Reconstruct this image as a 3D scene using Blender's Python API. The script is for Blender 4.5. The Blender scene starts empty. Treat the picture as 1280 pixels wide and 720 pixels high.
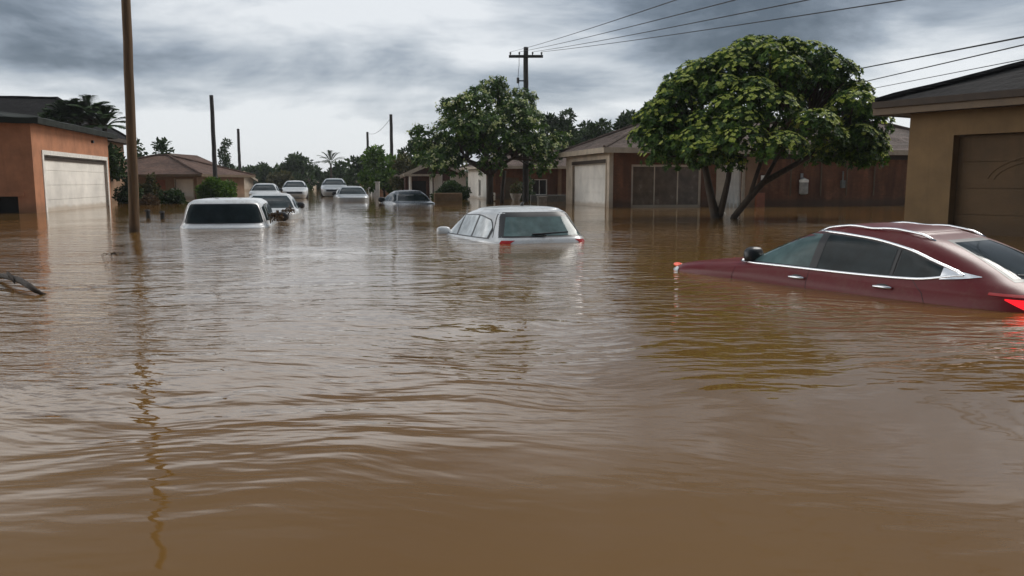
import bpy, math, random
import numpy as np
from mathutils import Vector, Matrix, noise as mnoise
R = math.radians
rnd = random.Random(7)
scn = bpy.context.scene
COL = scn.collection

# ------------------------------------------------------------------ camera measures (used to survey real positions)
CAMH, FOC, PITCH = 1.05, 1000.0, R(7.52)
sp, cp = math.sin(PITCH), math.cos(PITCH)
def P(px, py, Y):
    dx = (px-640)/FOC; dy = -(py-360)/FOC
    v = Vector((dx, cp+sp*dy, -sp+cp*dy)); k = Y/v.y
    return Vector((v.x*k, Y, CAMH+v.z*k))
def G(px, py, z=0.0):
    dx = (px-640)/FOC; dy = -(py-360)/FOC
    v = Vector((dx, cp+sp*dy, -sp+cp*dy)); k = (z-CAMH)/v.z
    return Vector((v.x*k, v.y*k, z))
GZ = -0.95           # ground under the flood
ST = R(12.4)         # street direction, turned left of the view

# ------------------------------------------------------------------ node helpers
def new_mat(name):
    m = bpy.data.materials.new(name); m.use_nodes = True
    nt = m.node_tree; b = nt.nodes['Principled BSDF']
    return m, nt, b
class NB:
    def __init__(s, nt): s.nt = nt
    def n(s, typ, **kw):
        nd = s.nt.nodes.new(typ)
        for k, v in kw.items(): setattr(nd, k, v)
        return nd
    def put(s, sock, v):
        if isinstance(v, bpy.types.NodeSocket): s.nt.links.new(v, sock)
        elif v is not None: sock.default_value = v
    def m(s, op, a, b=None, c=None, clamp=False):
        nd = s.n('ShaderNodeMath', operation=op, use_clamp=clamp)
        s.put(nd.inputs[0], a)
        if b is not None: s.put(nd.inputs[1], b)
        if c is not None: s.put(nd.inputs[2], c)
        return nd.outputs[0]
    def vm(s, op, a, b=None):
        nd = s.n('ShaderNodeVectorMath', operation=op)
        s.put(nd.inputs[0], a)
        if b is not None: s.put(nd.inputs[1], b)
        return nd.outputs['Value'] if op in ('LENGTH', 'DISTANCE', 'DOT_PRODUCT') else nd.outputs[0]
    def sep(s, v):
        nd = s.n('ShaderNodeSeparateXYZ'); s.put(nd.inputs[0], v); return nd.outputs
    def comb(s, x, y, z):
        nd = s.n('ShaderNodeCombineXYZ')
        for i, v in enumerate((x, y, z)): s.put(nd.inputs[i], v)
        return nd.outputs[0]
    def noise(s, vec, scale, detail=4, rough=.55, dist=0.0):
        nd = s.n('ShaderNodeTexNoise'); s.put(nd.inputs['Vector'], vec)
        nd.inputs['Scale'].default_value = scale; nd.inputs['Detail'].default_value = detail
        nd.inputs['Roughness'].default_value = rough; nd.inputs['Distortion'].default_value = dist
        return nd.outputs[0]
    def ramp(s, f, stops):
        nd = s.n('ShaderNodeValToRGB'); s.put(nd.inputs[0], f)
        el = nd.color_ramp.elements
        while len(el) < len(stops): el.new(.5)
        for e, (p, c) in zip(el, stops):
            e.position = p; e.color = (c[0], c[1], c[2], 1) if not isinstance(c, (int, float)) else (c, c, c, 1)
        return nd.outputs[0]
    def mix(s, f, a, b, mode='MIX'):
        nd = s.n('ShaderNodeMix', data_type='RGBA', blend_type=mode)
        s.put(nd.inputs[0], f)
        for i, v in ((6, a), (7, b)):
            if not isinstance(v, bpy.types.NodeSocket): v = (v[0], v[1], v[2], 1)
            s.put(nd.inputs[i], v)
        return nd.outputs[2]
    def smooth(s, v, lo, hi):
        nd = s.n('ShaderNodeMapRange', interpolation_type='SMOOTHSTEP')
        s.put(nd.inputs['Value'], v); s.put(nd.inputs['From Min'], lo); s.put(nd.inputs['From Max'], hi)
        return nd.outputs[0]
    def bump(s, h, strength=.5, dist=.02, normal=None):
        nd = s.n('ShaderNodeBump'); s.put(nd.inputs['Height'], h)
        nd.inputs['Strength'].default_value = strength; nd.inputs['Distance'].default_value = dist
        if normal is not None: s.put(nd.inputs['Normal'], normal)
        return nd.outputs[0]
    def obj(s): return s.n('ShaderNodeTexCoord').outputs['Object']

def surf(name, col, rough=.7, var=.25, scale=6.0, metallic=0.0, bump=.0, bscale=40., coat=0., dark=None, ior=None):
    """painted / plain surface with blotchy wear in its colour"""
    m, nt, b = new_mat(name); q = NB(nt); o = q.obj()
    n1 = q.noise(o, scale, 5, .6); n2 = q.noise(o, scale*7, 3, .6)
    f = q.m('ADD', q.m('MULTIPLY', n1, .7), q.m('MULTIPLY', n2, .3))
    d = dark or tuple(c*(1-var) for c in col); l = tuple(min(1, c*(1+var*.6)) for c in col)
    c = q.ramp(f, [(.33, d), (.66, l)])
    nt.links.new(c, b.inputs['Base Color'])
    b.inputs['Metallic'].default_value = metallic
    r = q.m('ADD', rough-.06, q.m('MULTIPLY', n1, .12)); nt.links.new(r, b.inputs['Roughness'])
    b.inputs['Coat Weight'].default_value = coat; b.inputs['Coat Roughness'].default_value = .06
    if ior: b.inputs['IOR'].default_value = ior
    if bump: nt.links.new(q.bump(q.noise(o, bscale, 4), bump, .01), b.inputs['Normal'])
    return m
def brick_mat(name, c1, c2, mortar, scale=1.0):
    m, nt, b = new_mat(name); q = NB(nt); o = q.obj()
    x, y, z = q.sep(o)
    v = q.comb(q.m('ADD', x, y), z, 0)
    t = q.n('ShaderNodeTexBrick'); nt.links.new(v, t.inputs['Vector'])
    t.inputs['Scale'].default_value = 4.2*scale; t.inputs['Mortar Size'].default_value = .018
    t.inputs['Color1'].default_value = (*c1, 1); t.inputs['Color2'].default_value = (*c2, 1); t.inputs['Mortar'].default_value = (*mortar, 1)
    n1 = q.noise(o, .9, 5, .65)
    st = q.ramp(q.noise(q.comb(q.m('MULTIPLY', q.m('ADD', x, y), 2.2), q.m('MULTIPLY', z, .35), 0), 1.0, 4), [(.38, .55), (.62, 1.15)])
    c = q.mix(q.smooth(n1, .3, .75), t.outputs[0], tuple(a*.55 for a in c1))
    c = q.mix(1.0, c, st, 'MULTIPLY')
    c = q.mix(q.m('MULTIPLY', q.smooth(q.m('SUBTRACT', z, q.m('MULTIPLY', q.noise(o, 1.3, 4), .3)), -GZ+.28, -GZ), .7), c, (.07, .042, .024))
    nt.links.new(c, b.inputs['Base Color']); b.inputs['Roughness'].default_value = .85
    nt.links.new(q.bump(t.outputs[1], -.6, .012), b.inputs['Normal'])
    return m
def stucco_mat(name, col, stain=(.16, .11, .065), tide=.35, scale=1.0, streaks=.35):
    """rendered wall with rain streaks and a muddy tide mark above the flood"""
    m, nt, b = new_mat(name); q = NB(nt); o = q.obj()
    x, y, z = q.sep(o)
    n1 = q.noise(o, 1.1*scale, 6, .65)
    c = q.ramp(n1, [(.3, tuple(a*.68 for a in col)), (.7, tuple(min(1, a*1.12) for a in col))])
    streak = q.noise(q.comb(q.m('MULTIPLY', q.m('ADD', x, y), 5), q.m('MULTIPLY', z, .5), 0), 1.0, 5, .7)
    c = q.mix(q.m('MULTIPLY', q.smooth(streak, .5, .8), streaks), c, tuple(a*.4 for a in col))
    wob = q.m('MULTIPLY', q.noise(o, 1.6, 4), .25)
    td = q.smooth(q.m('SUBTRACT', z, wob), -GZ+tide, -GZ-.1+tide*.2)
    c = q.mix(q.m('MULTIPLY', td, .6), c, stain)
    nt.links.new(c, b.inputs['Base Color']); b.inputs['Roughness'].default_value = .85
    nt.links.new(q.bump(q.noise(o, 35, 5), .25, .01), b.inputs['Normal'])
    return m
def roof_mat(name, col, pitchscale=5.0, rough=.8, spec=.3):
    m, nt, b = new_mat(name); q = NB(nt); o = q.obj()
    x, y, z = q.sep(o)
    t = q.n('ShaderNodeTexBrick'); nt.links.new(q.comb(q.m('ADD', x, q.m('MULTIPLY', y, .93)), q.m('MULTIPLY', z, 2.3), 0), t.inputs['Vector'])
    t.inputs['Scale'].default_value = pitchscale; t.inputs['Mortar Size'].default_value = .03
    t.inputs['Color1'].default_value = (*[a*1.25 for a in col], 1); t.inputs['Color2'].default_value = (*[a*.7 for a in col], 1)
    t.inputs['Mortar'].default_value = (*[a*.35 for a in col], 1)
    n = q.noise(o, .8, 6, .7)
    c = q.mix(1.0, t.outputs[0], q.ramp(n, [(.3, .55), (.7, 1.35)]), 'MULTIPLY')
    nt.links.new(c, b.inputs['Base Color']); b.inputs['Roughness'].default_value = rough
    b.inputs['Specular IOR Level'].default_value = spec
    h = q.m('ADD', q.m('MULTIPLY', t.outputs[1], -.6), q.m('MULTIPLY', q.noise(o, 9, 4), .8))
    nt.links.new(q.bump(h, .8, .03), b.inputs['Normal'])
    return m
def leaf_mat(name, c1, c2, c3, sc=1.2, transl=.25):
    m, nt, b = new_mat(name); q = NB(nt)
    geo = q.n('ShaderNodeNewGeometry')
    n = q.noise(q.obj(), sc, 3)
    f = q.m('ADD', q.m('MULTIPLY', geo.outputs['Random Per Island'], .6), q.m('MULTIPLY', n, .5))
    c = q.ramp(f, [(.2, c1), (.55, c2), (.93, c3)])
    nt.links.new(c, b.inputs['Base Color']); b.inputs['Roughness'].default_value = .55
    b.inputs['Specular IOR Level'].default_value = .25
    tr = q.n('ShaderNodeBsdfTranslucent'); nt.links.new(c, tr.inputs[0])
    mx = q.n('ShaderNodeMixShader'); mx.inputs[0].default_value = transl
    nt.links.new(b.outputs[0], mx.inputs[1]); nt.links.new(tr.outputs[0], mx.inputs[2])
    nt.links.new(mx.outputs[0], nt.nodes['Material Output'].inputs[0])
    return m
def wood_mat(name, col, sc=1.0):
    m, nt, b = new_mat(name); q = NB(nt); o = q.obj()
    x, y, z = q.sep(o)
    n = q.noise(q.comb(q.m('MULTIPLY', x, 18*sc), q.m('MULTIPLY', y, 18*sc), q.m('MULTIPLY', z, 1.1*sc)), 1.0, 6, .7)
    c = q.ramp(n, [(.3, tuple(a*.45 for a in col)), (.5, col), (.72, tuple(a*1.4 for a in col))])
    c = q.mix(q.m('MULTIPLY', q.smooth(q.m('ADD', z, q.m('MULTIPLY', n, .12)), -GZ+.26, -GZ+.10), .65), c, tuple(a*.3 for a in col))
    nt.links.new(c, b.inputs['Base Color']); b.inputs['Roughness'].default_value = .8
    nt.links.new(q.bump(n, .5, .02), b.inputs['Normal'])
    return m
def paint_mat(name, col, rough=.3, coat=.7, grime=.35, metallic=0.0, spec=.5):
    m, nt, b = new_mat(name); q = NB(nt); o = q.obj()
    n1 = q.noise(o, 2.5, 6, .7); n2 = q.noise(o, 28, 4, .7)
    g = q.m('MULTIPLY', q.smooth(q.m('ADD', q.m('MULTIPLY', n1, .7), q.m('MULTIPLY', n2, .3)), .46, .68), grime)
    x, y, z = q.sep(o)
    c = q.mix(g, col, (.22, .17, .12))
    nt.links.new(c, b.inputs['Base Color'])
    nt.links.new(q.m('ADD', rough, q.m('MULTIPLY', g, .5)), b.inputs['Roughness'])
    b.inputs['Coat Weight'].default_value = coat; b.inputs['Coat Roughness'].default_value = .08
    b.inputs['Metallic'].default_value = metallic; b.inputs['Specular IOR Level'].default_value = spec
    return m
def glass_mat(name, col=(.015, .02, .022), rough=.06, ior=1.5, spec=.5):
    m, nt, b = new_mat(name); q = NB(nt); o = q.obj()
    n = q.noise(o, 3, 4, .6)
    c = q.ramp(n, [(.35, col), (.7, tuple(a*2.2 for a in col))])
    nt.links.new(c, b.inputs['Base Color'])
    nt.links.new(q.m('ADD', rough, q.m('MULTIPLY', q.smooth(n, .5, .8), .12)), b.inputs['Roughness'])
    b.inputs['IOR'].default_value = ior; b.inputs['Specular IOR Level'].default_value = spec
    return m

M = {}
M['orange'] = stucco_mat('orange_render', (.47, .205, .105), (.2, .1, .05), .3, 1.3)
M['orange_dark'] = M['orange']
M['white_door'] = stucco_mat('white_panel', (.84, .80, .73), (.40, .31, .22), .10, .5, .1)
M['white_trim'] = surf('white_trim', (.78, .75, .69), .6, .2)
M['cream'] = stucco_mat('cream_render', (.55, .46, .36), (.28, .2, .13), .25)
M['tan'] = stucco_mat('tan_render', (.19, .118, .052), (.1, .06, .03), .2)
M['tan_door'] = stucco_mat('tan_panel', (.095, .056, .025), (.06, .036, .018), .2)
M['brick'] = brick_mat('red_brick', (.25, .088, .036), (.155, .055, .022), (.2, .13, .08))
M['brick2'] = brick_mat('brown_brick', (.15, .06, .04), (.1, .035, .025), (.1, .08, .06))
M['brown_wall'] = stucco_mat('brown_render', (.28, .17, .1), (.14, .09, .05), .2)
M['roof_grey'] = roof_mat('weathered_tiles', (.135, .095, .078))
M['roof_brown'] = roof_mat('brown_tiles', (.14, .08, .058))
M['roof_dark'] = roof_mat('charcoal_shingles', (.022, .021, .022), 3.0, .9, .12)
M['roof_felt'] = surf('roofing_felt', (.012, .017, .014), .95, .4, 2, bump=.3)
M['fascia'] = surf('cream_fascia', (.42, .35, .27), .6, .3, 3)
M['fascia_tan'] = surf('tan_fascia', (.13, .085, .045), .6, .3, 3)
M['soffit'] = surf('dark_soffit', (.05, .035, .025), .8, .3)
M['glass_brown'] = glass_mat('dusty_window', (.085, .06, .042), .22)
M['glass'] = glass_mat('dark_glass')
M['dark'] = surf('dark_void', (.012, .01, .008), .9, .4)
M['rubber'] = surf('black_rubber', (.015, .015, .016), .5, .3)
M['plastic'] = surf('black_plastic', (.02, .02, .022), .35, .3)
M['pole'] = wood_mat('brown_pole_wood', (.115, .066, .03))
M['pole_dark'] = wood_mat('dark_pole_wood', (.045, .042, .04))
M['bark'] = wood_mat('bark', (.055, .037, .024), .8)
M['metal'] = surf('galvanised', (.3, .3, .3), .45, .3, metallic=.8)
M['cable'] = surf('black_cable', (.03, .03, .032), .5, .2)
M['white_paint'] = paint_mat('white_car_paint', (.66, .68, .69))
M['silver_paint'] = paint_mat('silver_car_paint', (.2, .21, .22), .25, .7, .3, .4)
M['grey_paint'] = paint_mat('pale_grey_car_paint', (.50, .53, .55), .28, .7, .3, .2)
M['red_paint'] = paint_mat('maroon_car_paint', (.125, .008, .011), .34, .04, .12, .0, .28)
M['chrome'] = surf('chrome', (.75, .76, .78), .16, .1, metallic=1.0)
M['car_glass'] = glass_mat('car_window_glass', (.012, .018, .02), .05, 1.42, .22)
M['car_glass_green'] = glass_mat('green_tinted_glass', (.05, .08, .08), .06, 1.45, .3)
M['car_glass_pale'] = glass_mat('pale_window_glass', (.42, .45, .46), .1)
def lens_mat(name, col, em):
    m, nt, b = new_mat(name)
    b.inputs['Base Color'].default_value = (*col, 1); b.inputs['Roughness'].default_value = .15
    b.inputs['Coat Weight'].default_value = .8
    b.inputs['Emission Color'].default_value = (*col, 1); b.inputs['Emission Strength'].default_value = em
    return m
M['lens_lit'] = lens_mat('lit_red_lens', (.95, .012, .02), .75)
M['lens_red'] = lens_mat('red_lens', (.4, .015, .012), .05)
M['lens_orange'] = lens_mat('orange_lens', (.85, .12, .06), .3)
M['lens_clear'] = surf('clear_lens', (.6, .62, .62), .12, .2, coat=.8)
M['leaf_gloss'] = leaf_mat('broad_leaf', (.014, .038, .007), (.04, .095, .014), (.13, .22, .03))
M['leaf_tip'] = leaf_mat('highlight_tip', (.28, .37, .035), (.46, .53, .09), (.62, .66, .24), transl=.4)  # pale leaf tips, sunny highlights put into the colour
M['blossom'] = leaf_mat('blossom', (.30, .38, .10), (.45, .50, .2), (.7, .68, .5), transl=.3)
M['leaf_dark'] = leaf_mat('dark_leaf', (.014, .032, .010), (.03, .062, .016), (.06, .10, .025), .6)
M['leaf_mid'] = leaf_mat('mid_leaf', (.015, .035, .01), (.035, .07, .018), (.085, .13, .03), .6)
M['leaf_bright'] = leaf_mat('bright_leaf', (.03, .07, .01), (.08, .16, .02), (.17, .27, .04), .9)
M['leaf_olive'] = leaf_mat('olive_leaf', (.03, .035, .012), (.07, .07, .02), (.14, .13, .04), .9)
M['leaf_dry'] = leaf_mat('dry_leaf', (.05, .03, .018), (.1, .06, .03), (.16, .11, .06), .9)
M['stone'] = surf('pale_stone', (.32, .3, .27), .8, .4, 5, bump=.5)
M['earth'] = surf('muddy_earth', (.22, .15, .09), .9, .35, 2, bump=.5)
M['grey_box'] = surf('grey_box_paint', (.16, .165, .15), .6, .35)
M['soil'] = surf('silt', (.12, .08, .045), .9, .3, .5)
M['orange_box'] = surf('terracotta_box', (.28, .09, .045), .7, .3)

# ------------------------------------------------------------------ object helpers
def tag(o, label=None, cat=None, group=None, kind=None):
    if label: o['label'] = label
    if cat: o['category'] = cat
    if group: o['group'] = group
    if kind: o['kind'] = kind
    return o
def thing(name, loc, rz=0, label=None, cat=None, group=None, rot=None):
    o = bpy.data.objects.new(name, None); COL.objects.link(o)
    o.location = loc; o.rotation_euler = rot if rot else (0, 0, rz)
    o.empty_display_size = .2
    return tag(o, label, cat, group)
class MB:
    def __init__(s): s.v = []; s.f = []
    def add(s, vs, fs):
        b = len(s.v); s.v += [tuple(v) for v in vs]; s.f += [tuple(i+b for i in f) for f in fs]; return s
    def box(s, x0, x1, y0, y1, z0, z1):
        return s.add([(x0,y0,z0),(x1,y0,z0),(x1,y1,z0),(x0,y1,z0),(x0,y0,z1),(x1,y0,z1),(x1,y1,z1),(x0,y1,z1)],
              [(0,3,2,1),(4,5,6,7),(0,1,5,4),(1,2,6,5),(2,3,7,6),(3,0,4,7)])
    def tube(s, pts, rads, n=8, cap=True):
        pts = [Vector(p) for p in pts]
        if isinstance(rads, (int, float)): rads = [rads]*len(pts)
        b = len(s.v); up = Vector((0, 0, 1)); prev = None
        for i, p in enumerate(pts):
            d = (pts[min(i+1, len(pts)-1)]-pts[max(i-1, 0)])
            d = d.normalized() if d.length > 1e-9 else Vector((0, 0, 1))
            a = prev - d*prev.dot(d) if prev is not None else (d.cross(up) if abs(d.z) < .95 else d.cross(Vector((1, 0, 0))))
            a = a.normalized() if a.length > 1e-9 else Vector((1, 0, 0)); prev = a
            c = d.cross(a)
            for k in range(n):
                t = 2*math.pi*k/n
                s.v.append(tuple(p+(a*math.cos(t)+c*math.sin(t))*rads[i]))
        for i in range(len(pts)-1):
            for k in range(n):
                k2 = (k+1) % n
                s.f.append((b+i*n+k, b+i*n+k2, b+(i+1)*n+k2, b+(i+1)*n+k))
        if cap:
            s.f.append(tuple(b+k for k in range(n))[::-1]); e = b+(len(pts)-1)*n
            s.f.append(tuple(e+k for k in range(n)))
        return s
    def ellipsoid(s, c, r, nu=16, nv=10, squ=1.0):
        b = len(s.v)
        for j in range(nv+1):
            ph = math.pi*j/nv
            for i in range(nu):
                th = 2*math.pi*i/nu
                f = lambda q: math.copysign(abs(q)**squ, q)
                s.v.append((c[0]+r[0]*f(math.sin(ph))*f(math.cos(th)), c[1]+r[1]*f(math.sin(ph))*f(math.sin(th)), c[2]+r[2]*f(math.cos(ph))))
        for j in range(nv):
            for i in range(nu):
                s.f.append((b+j*nu+i, b+(j+1)*nu+i, b+(j+1)*nu+(i+1) % nu, b+j*nu+(i+1) % nu))
        return s
    def build(s, name, mat, parent=None, smooth=False, bevel=0, kind=None, angle=None):
        me = bpy.data.meshes.new(name); me.from_pydata(s.v, [], s.f); me.update()
        me.materials.append(M[mat] if isinstance(mat, str) else mat)
        if smooth: me.polygons.foreach_set('use_smooth', [True]*len(me.polygons))
        if angle: me.set_sharp_from_angle(angle=R(angle))
        o = bpy.data.objects.new(name, me); COL.objects.link(o)
        if parent: o.parent = parent
        if bevel:
            md = o.modifiers.new('bevel', 'BEVEL'); md.width = bevel; md.segments = 2; md.limit_method = 'ANGLE'
        if kind: o['kind'] = kind
        return o

def copy_tree(o, parent=None):
    c = o.copy(); COL.objects.link(c)
    if parent: c.parent = parent
    for ch in [x for x in bpy.data.objects if x.parent == o]: copy_tree(ch, c)
    return c

# ------------------------------------------------------------------ houses
def facade(mb, face, W, D, z0, z1, ops, dep=.14):
    """wall face with real openings and reveals, local house coordinates. ops: (a0,a1,b0,b1) along face, height"""
    L = W if face in 'SN' else D
    def pt(a, z, d):
        if face == 'S': return (a, d, z)
        if face == 'N': return (W-a, D-d, z)
        if face == 'W': return (d, D-a, z)
        return (W-d, a, z)
    A = sorted(set([0, L]+[o[0] for o in ops]+[o[1] for o in ops])); Z = sorted(set([z0, z1]+[o[2] for o in ops]+[o[3] for o in ops]))
    for i in range(len(A)-1):
        for j in range(len(Z)-1):
            ca, cz = (A[i]+A[i+1])/2, (Z[j]+Z[j+1])/2
            if any(o[0] < ca < o[1] and o[2] < cz < o[3] for o in ops): continue
            mb.add([pt(A[i], Z[j], 0), pt(A[i+1], Z[j], 0), pt(A[i+1], Z[j+1], 0), pt(A[i], Z[j+1], 0)], [(0, 1, 2, 3)])
    for a0, a1, b0, b1 in ops:
        for q0, q1 in (((a0, b0), (a0, b1)), ((a0, b1), (a1, b1)), ((a1, b1), (a1, b0)), ((a1, b0), (a0, b0))):
            mb.add([pt(q0[0], q0[1], 0), pt(q1[0], q1[1], 0), pt(q1[0], q1[1], dep), pt(q0[0], q0[1], dep)], [(0, 1, 2, 3)])
    return pt
def face_box(mb, pt, a0, a1, z0, z1, d0, d1):
    v = [pt(a0, z0, d0), pt(a1, z0, d0), pt(a1, z1, d0), pt(a0, z1, d0), pt(a0, z0, d1), pt(a1, z0, d1), pt(a1, z1, d1), pt(a0, z1, d1)]
    mb.add(v, [(0,1,2,3),(7,6,5,4),(0,4,5,1),(1,5,6,2),(2,6,7,3),(3,7,4,0)])
def face_pt(face, W, D):
    return {'S': lambda a, z, d: (a, d, z), 'N': lambda a, z, d: (W-a, D-d, z), 'W': lambda a, z, d: (d, D-a, z), 'E': lambda a, z, d: (W-d, a, z)}[face]
def garage_door(parent, pt, a0, a1, z0, z1, mat, trim='white_trim', n=4, tw=.12):
    d = MB()
    for k in range(n):
        za = z0+(z1-z0)*k/n; zb = z0+(z1-z0)*(k+1)/n-.012
        face_box(d, pt, a0, a1, za, zb, .10, .16)
    face_box(d, pt, a0, a1, z0, z1, .125, .2)
    do = d.build('garage_door', mat, parent)
    t = MB()
    face_box(t, pt, a0-tw, a0, z0, z1, -.03, .09); face_box(t, pt, a1, a1+tw, z0, z1, -.03, .09)
    face_box(t, pt, a0-tw, a1+tw, z1, z1+tw, -.034, .09)
    t.build('door_frame', trim, do)
    return do
def window(parent, pt, a0, a1, z0, z1, glass='glass', trim='white_trim', nx=2, tw=.06, name='window'):
    f = MB()
    for x0, x1, y0, y1 in ((a0, a0+tw, z0, z1), (a1-tw, a1, z0, z1), (a0+tw, a1-tw, z0, z0+tw), (a0+tw, a1-tw, z1-tw, z1)):
        face_box(f, pt, x0, x1, y0, y1, .04, .12)
    for k in range(1, nx):
        xc = a0+(a1-a0)*k/nx; face_box(f, pt, xc-.02, xc+.02, z0+tw, z1-tw, .05, .11)
    w = f.build(name, trim, parent)
    g = MB(); face_box(g, pt, a0+tw*.5, a1-tw*.5, z0+tw*.5, z1-tw*.5, .085, .1); g.build('pane', glass, w)
    s = MB(); face_box(s, pt, a0-.06, a1+.06, z0-.07, z0, -.05, .1); s.build('sill', trim, w)
    return w
def hip_roof(parent, W, D, ze, rise, ov=.45, mat='roof_grey', fascia='fascia', ft=.2, ridge=None, inset=None, wave=.02):
    x0, x1, y0, y1 = -ov, W+ov, -ov, D+ov
    w, d = x1-x0, y1-y0
    h = min(w, d)/2 if inset is None else inset
    if ridge == 'y' or (ridge is None and d >= w): r0, r1 = ((x0+x1)/2, y0+h), ((x0+x1)/2, y1-h)
    else: r0, r1 = (x0+h, (y0+y1)/2), (x1-h, (y0+y1)/2)
    A = [Vector((x0, y0, ze)), Vector((x1, y0, ze)), Vector((x1, y1, ze)), Vector((x0, y1, ze)), Vector((r0[0], r0[1], ze+rise)), Vector((r1[0], r1[1], ze+rise))]
    alongy = abs(r0[0]-r1[0]) < 1e-6
    quads = [(0, 1, 4, 4), (1, 2, 5, 4), (2, 3, 5, 5), (3, 0, 4, 5)] if alongy else [(0, 1, 5, 4), (1, 2, 5, 5), (2, 3, 4, 5), (3, 0, 4, 4)]
    mb = MB(); rr = random.Random(int(W*100+D*7))
    for a, b, c, e in quads:
        a, b, c, e = A[a], A[b], A[c], A[e]
        nu, nv = max(4, int((b-a).length/.5)), 12
        vs = []
        for j in range(nv+1):
            t = j/nv
            for i in range(nu+1):
                u = i/nu
                p = (a*(1-u)+b*u)*(1-t)+(e*(1-u)+c*u)*t
                if 0 < i < nu and 0 < j < nv: p = p+Vector((0, 0, rr.uniform(-wave, wave)))
                vs.append(p)
        mb.add(vs, [(j*(nu+1)+i, j*(nu+1)+i+1, (j+1)*(nu+1)+i+1, (j+1)*(nu+1)+i) for j in range(nv) for i in range(nu)])
    ro = mb.build('roof', mat, parent)
    c = MB()
    for p, q_ in ((0, 4), (1, 4 if alongy else 5), (2, 5), (3, 5 if alongy else 4), (4, 5)):
        a, b = A[p], A[q_]
        if (a-b).length < .05: continue
        n = max(3, int((a-b).length/.35)); 
        c.tube([a.lerp(b, i/n)+Vector((0, 0, .03+rr.uniform(0, .025))) for i in range(n+1)], .075, 6)
    c.build('ridge_tiles', mat, ro)
    f = MB(); t = .03
    f.box(x0-t, x1+t, y0-t, y0, ze-ft, ze+.02); f.box(x0-t, x1+t, y1, y1+t, ze-ft, ze+.02)
    f.box(x0-t, x0, y0, y1, ze-ft, ze+.02); f.box(x1, x1+t, y0, y1, ze-ft, ze+.02)
    f.build('fascia', fascia, parent)
    s = MB(); s.box(x0, x1, y0, y1, ze-ft+.02, ze-ft+.05); s.build('soffit', 'soffit', parent)
    return ro
def base_at(corner, rz, lx, ly):
    """origin of a house whose local point (lx,ly) stands at the surveyed corner"""
    ex = Vector((math.cos(rz), math.sin(rz))); ey = Vector((-math.sin(rz), math.cos(rz)))
    o = Vector((corner[0], corner[1]))-ex*lx-ey*ly
    return (o.x, o.y, GZ)
def xform(rz, org, x, y):
    return (org[0]+math.cos(rz)*x-math.sin(rz)*y, org[1]+math.sin(rz)*x+math.cos(rz)*y)

# --- orange garage building on the left
def orange_house():
    W, D = 9.0, 9.6; H = 4.02
    c = P(46, 266, 27.8); org = base_at(c, ST, W, 0)
    t = thing('garage_building', org, ST, 'orange rendered garage building with dark flat roof and wide white garage door, left edge', 'building')
    w = MB()
    op_e = [(1.05, 9.15, .3, 2.98)]
    op_s = [(5.6, W-.55, .3, 1.52)]
    pe = facade(w, 'E', W, D, 0, H, op_e); ps = facade(w, 'S', W, D, 0, H, op_s, .35)
    facade(w, 'W', W, D, 0, H, []); facade(w, 'N', W, D, 0, H, [])
    w.box(.3, W-.3, .3, D-.3, .0, .25)
    w.build('wall', 'orange', t)
    garage_door(t, pe, 1.05, 9.15, .3, 2.98, 'white_door', 'white_trim', 5, .16)
    lam = MB(); face_box(lam, pe, 1.06, 9.14, 2.80, 2.94, .06, .11); lam.build('dark_band', 'soffit', t)  # thin dark band across the top of the door
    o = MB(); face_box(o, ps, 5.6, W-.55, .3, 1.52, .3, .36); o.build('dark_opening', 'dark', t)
    l = MB(); face_box(l, ps, 5.4, W-.35, 1.52, 1.66, -.06, .02); l.build('lintel', 'orange', t)
    # dark roof slab with uneven drooping edge
    r = MB(); n = 40
    def ring(x0, x1, y0, y1, z, jit):
        rr = random.Random(3); out = []
        for a, b in (((x0, y0), (x1, y0)), ((x1, y0), (x1, y1)), ((x1, y1), (x0, y1)), ((x0, y1), (x0, y0))):
            for i in range(n):
                u = i/n; out.append((a[0]+(b[0]-a[0])*u+rr.uniform(-jit, jit), a[1]+(b[1]-a[1])*u+rr.uniform(-jit, jit), z+rr.uniform(-jit, jit)))
        return out
    rings = [ring(-.1, W+.1, -.1, D+.1, H-.02, 0), ring(-.35, W+.35, -.35, D+.35, H-.04, .012), ring(-.38, W+.38, -.38, D+.38, H+.16, .012), ring(-.1, W+.1, -.1, D+.1, H+.24, .02), ring(2, W-3, 3, D-2, H+.7, .02)]
    for k in range(len(rings)-1):
        m_ = 4*n; vs = rings[k]+rings[k+1]
        r.add(vs, [(i, (i+1) % m_, m_+(i+1) % m_, m_+i) for i in range(m_)])
    r.add(rings[-1], [tuple(range(4*n))])
    r.build('roof', 'roof_felt', t)
    # lamp fitting above the door
    b = MB(); face_box(b, pe, 7.0, 7.14, 3.66, 3.78, -.1, 0); b.build('wall_lamp', 'plastic', t, bevel=.02)
orange_house()

# --- big dark roof house behind it
def dark_roof_house():
    c = P(100, 228, 40); W, D = 16, 9
    org = base_at((c.x, c.y), ST, W, 0)
    t = thing('house', org, ST, 'house with large dark roof rising behind the orange garage building', 'house')
    w = MB(); H = 4.45
    for f in 'SENW': facade(w, f, W, D, 0, H, [])
    w.build('wall', 'brown_wall', t)
    hip_roof(t, W, D, H, 2.0, .5, 'roof_dark', 'soffit', ridge='x', inset=2.6)
dark_roof_house()

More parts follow.
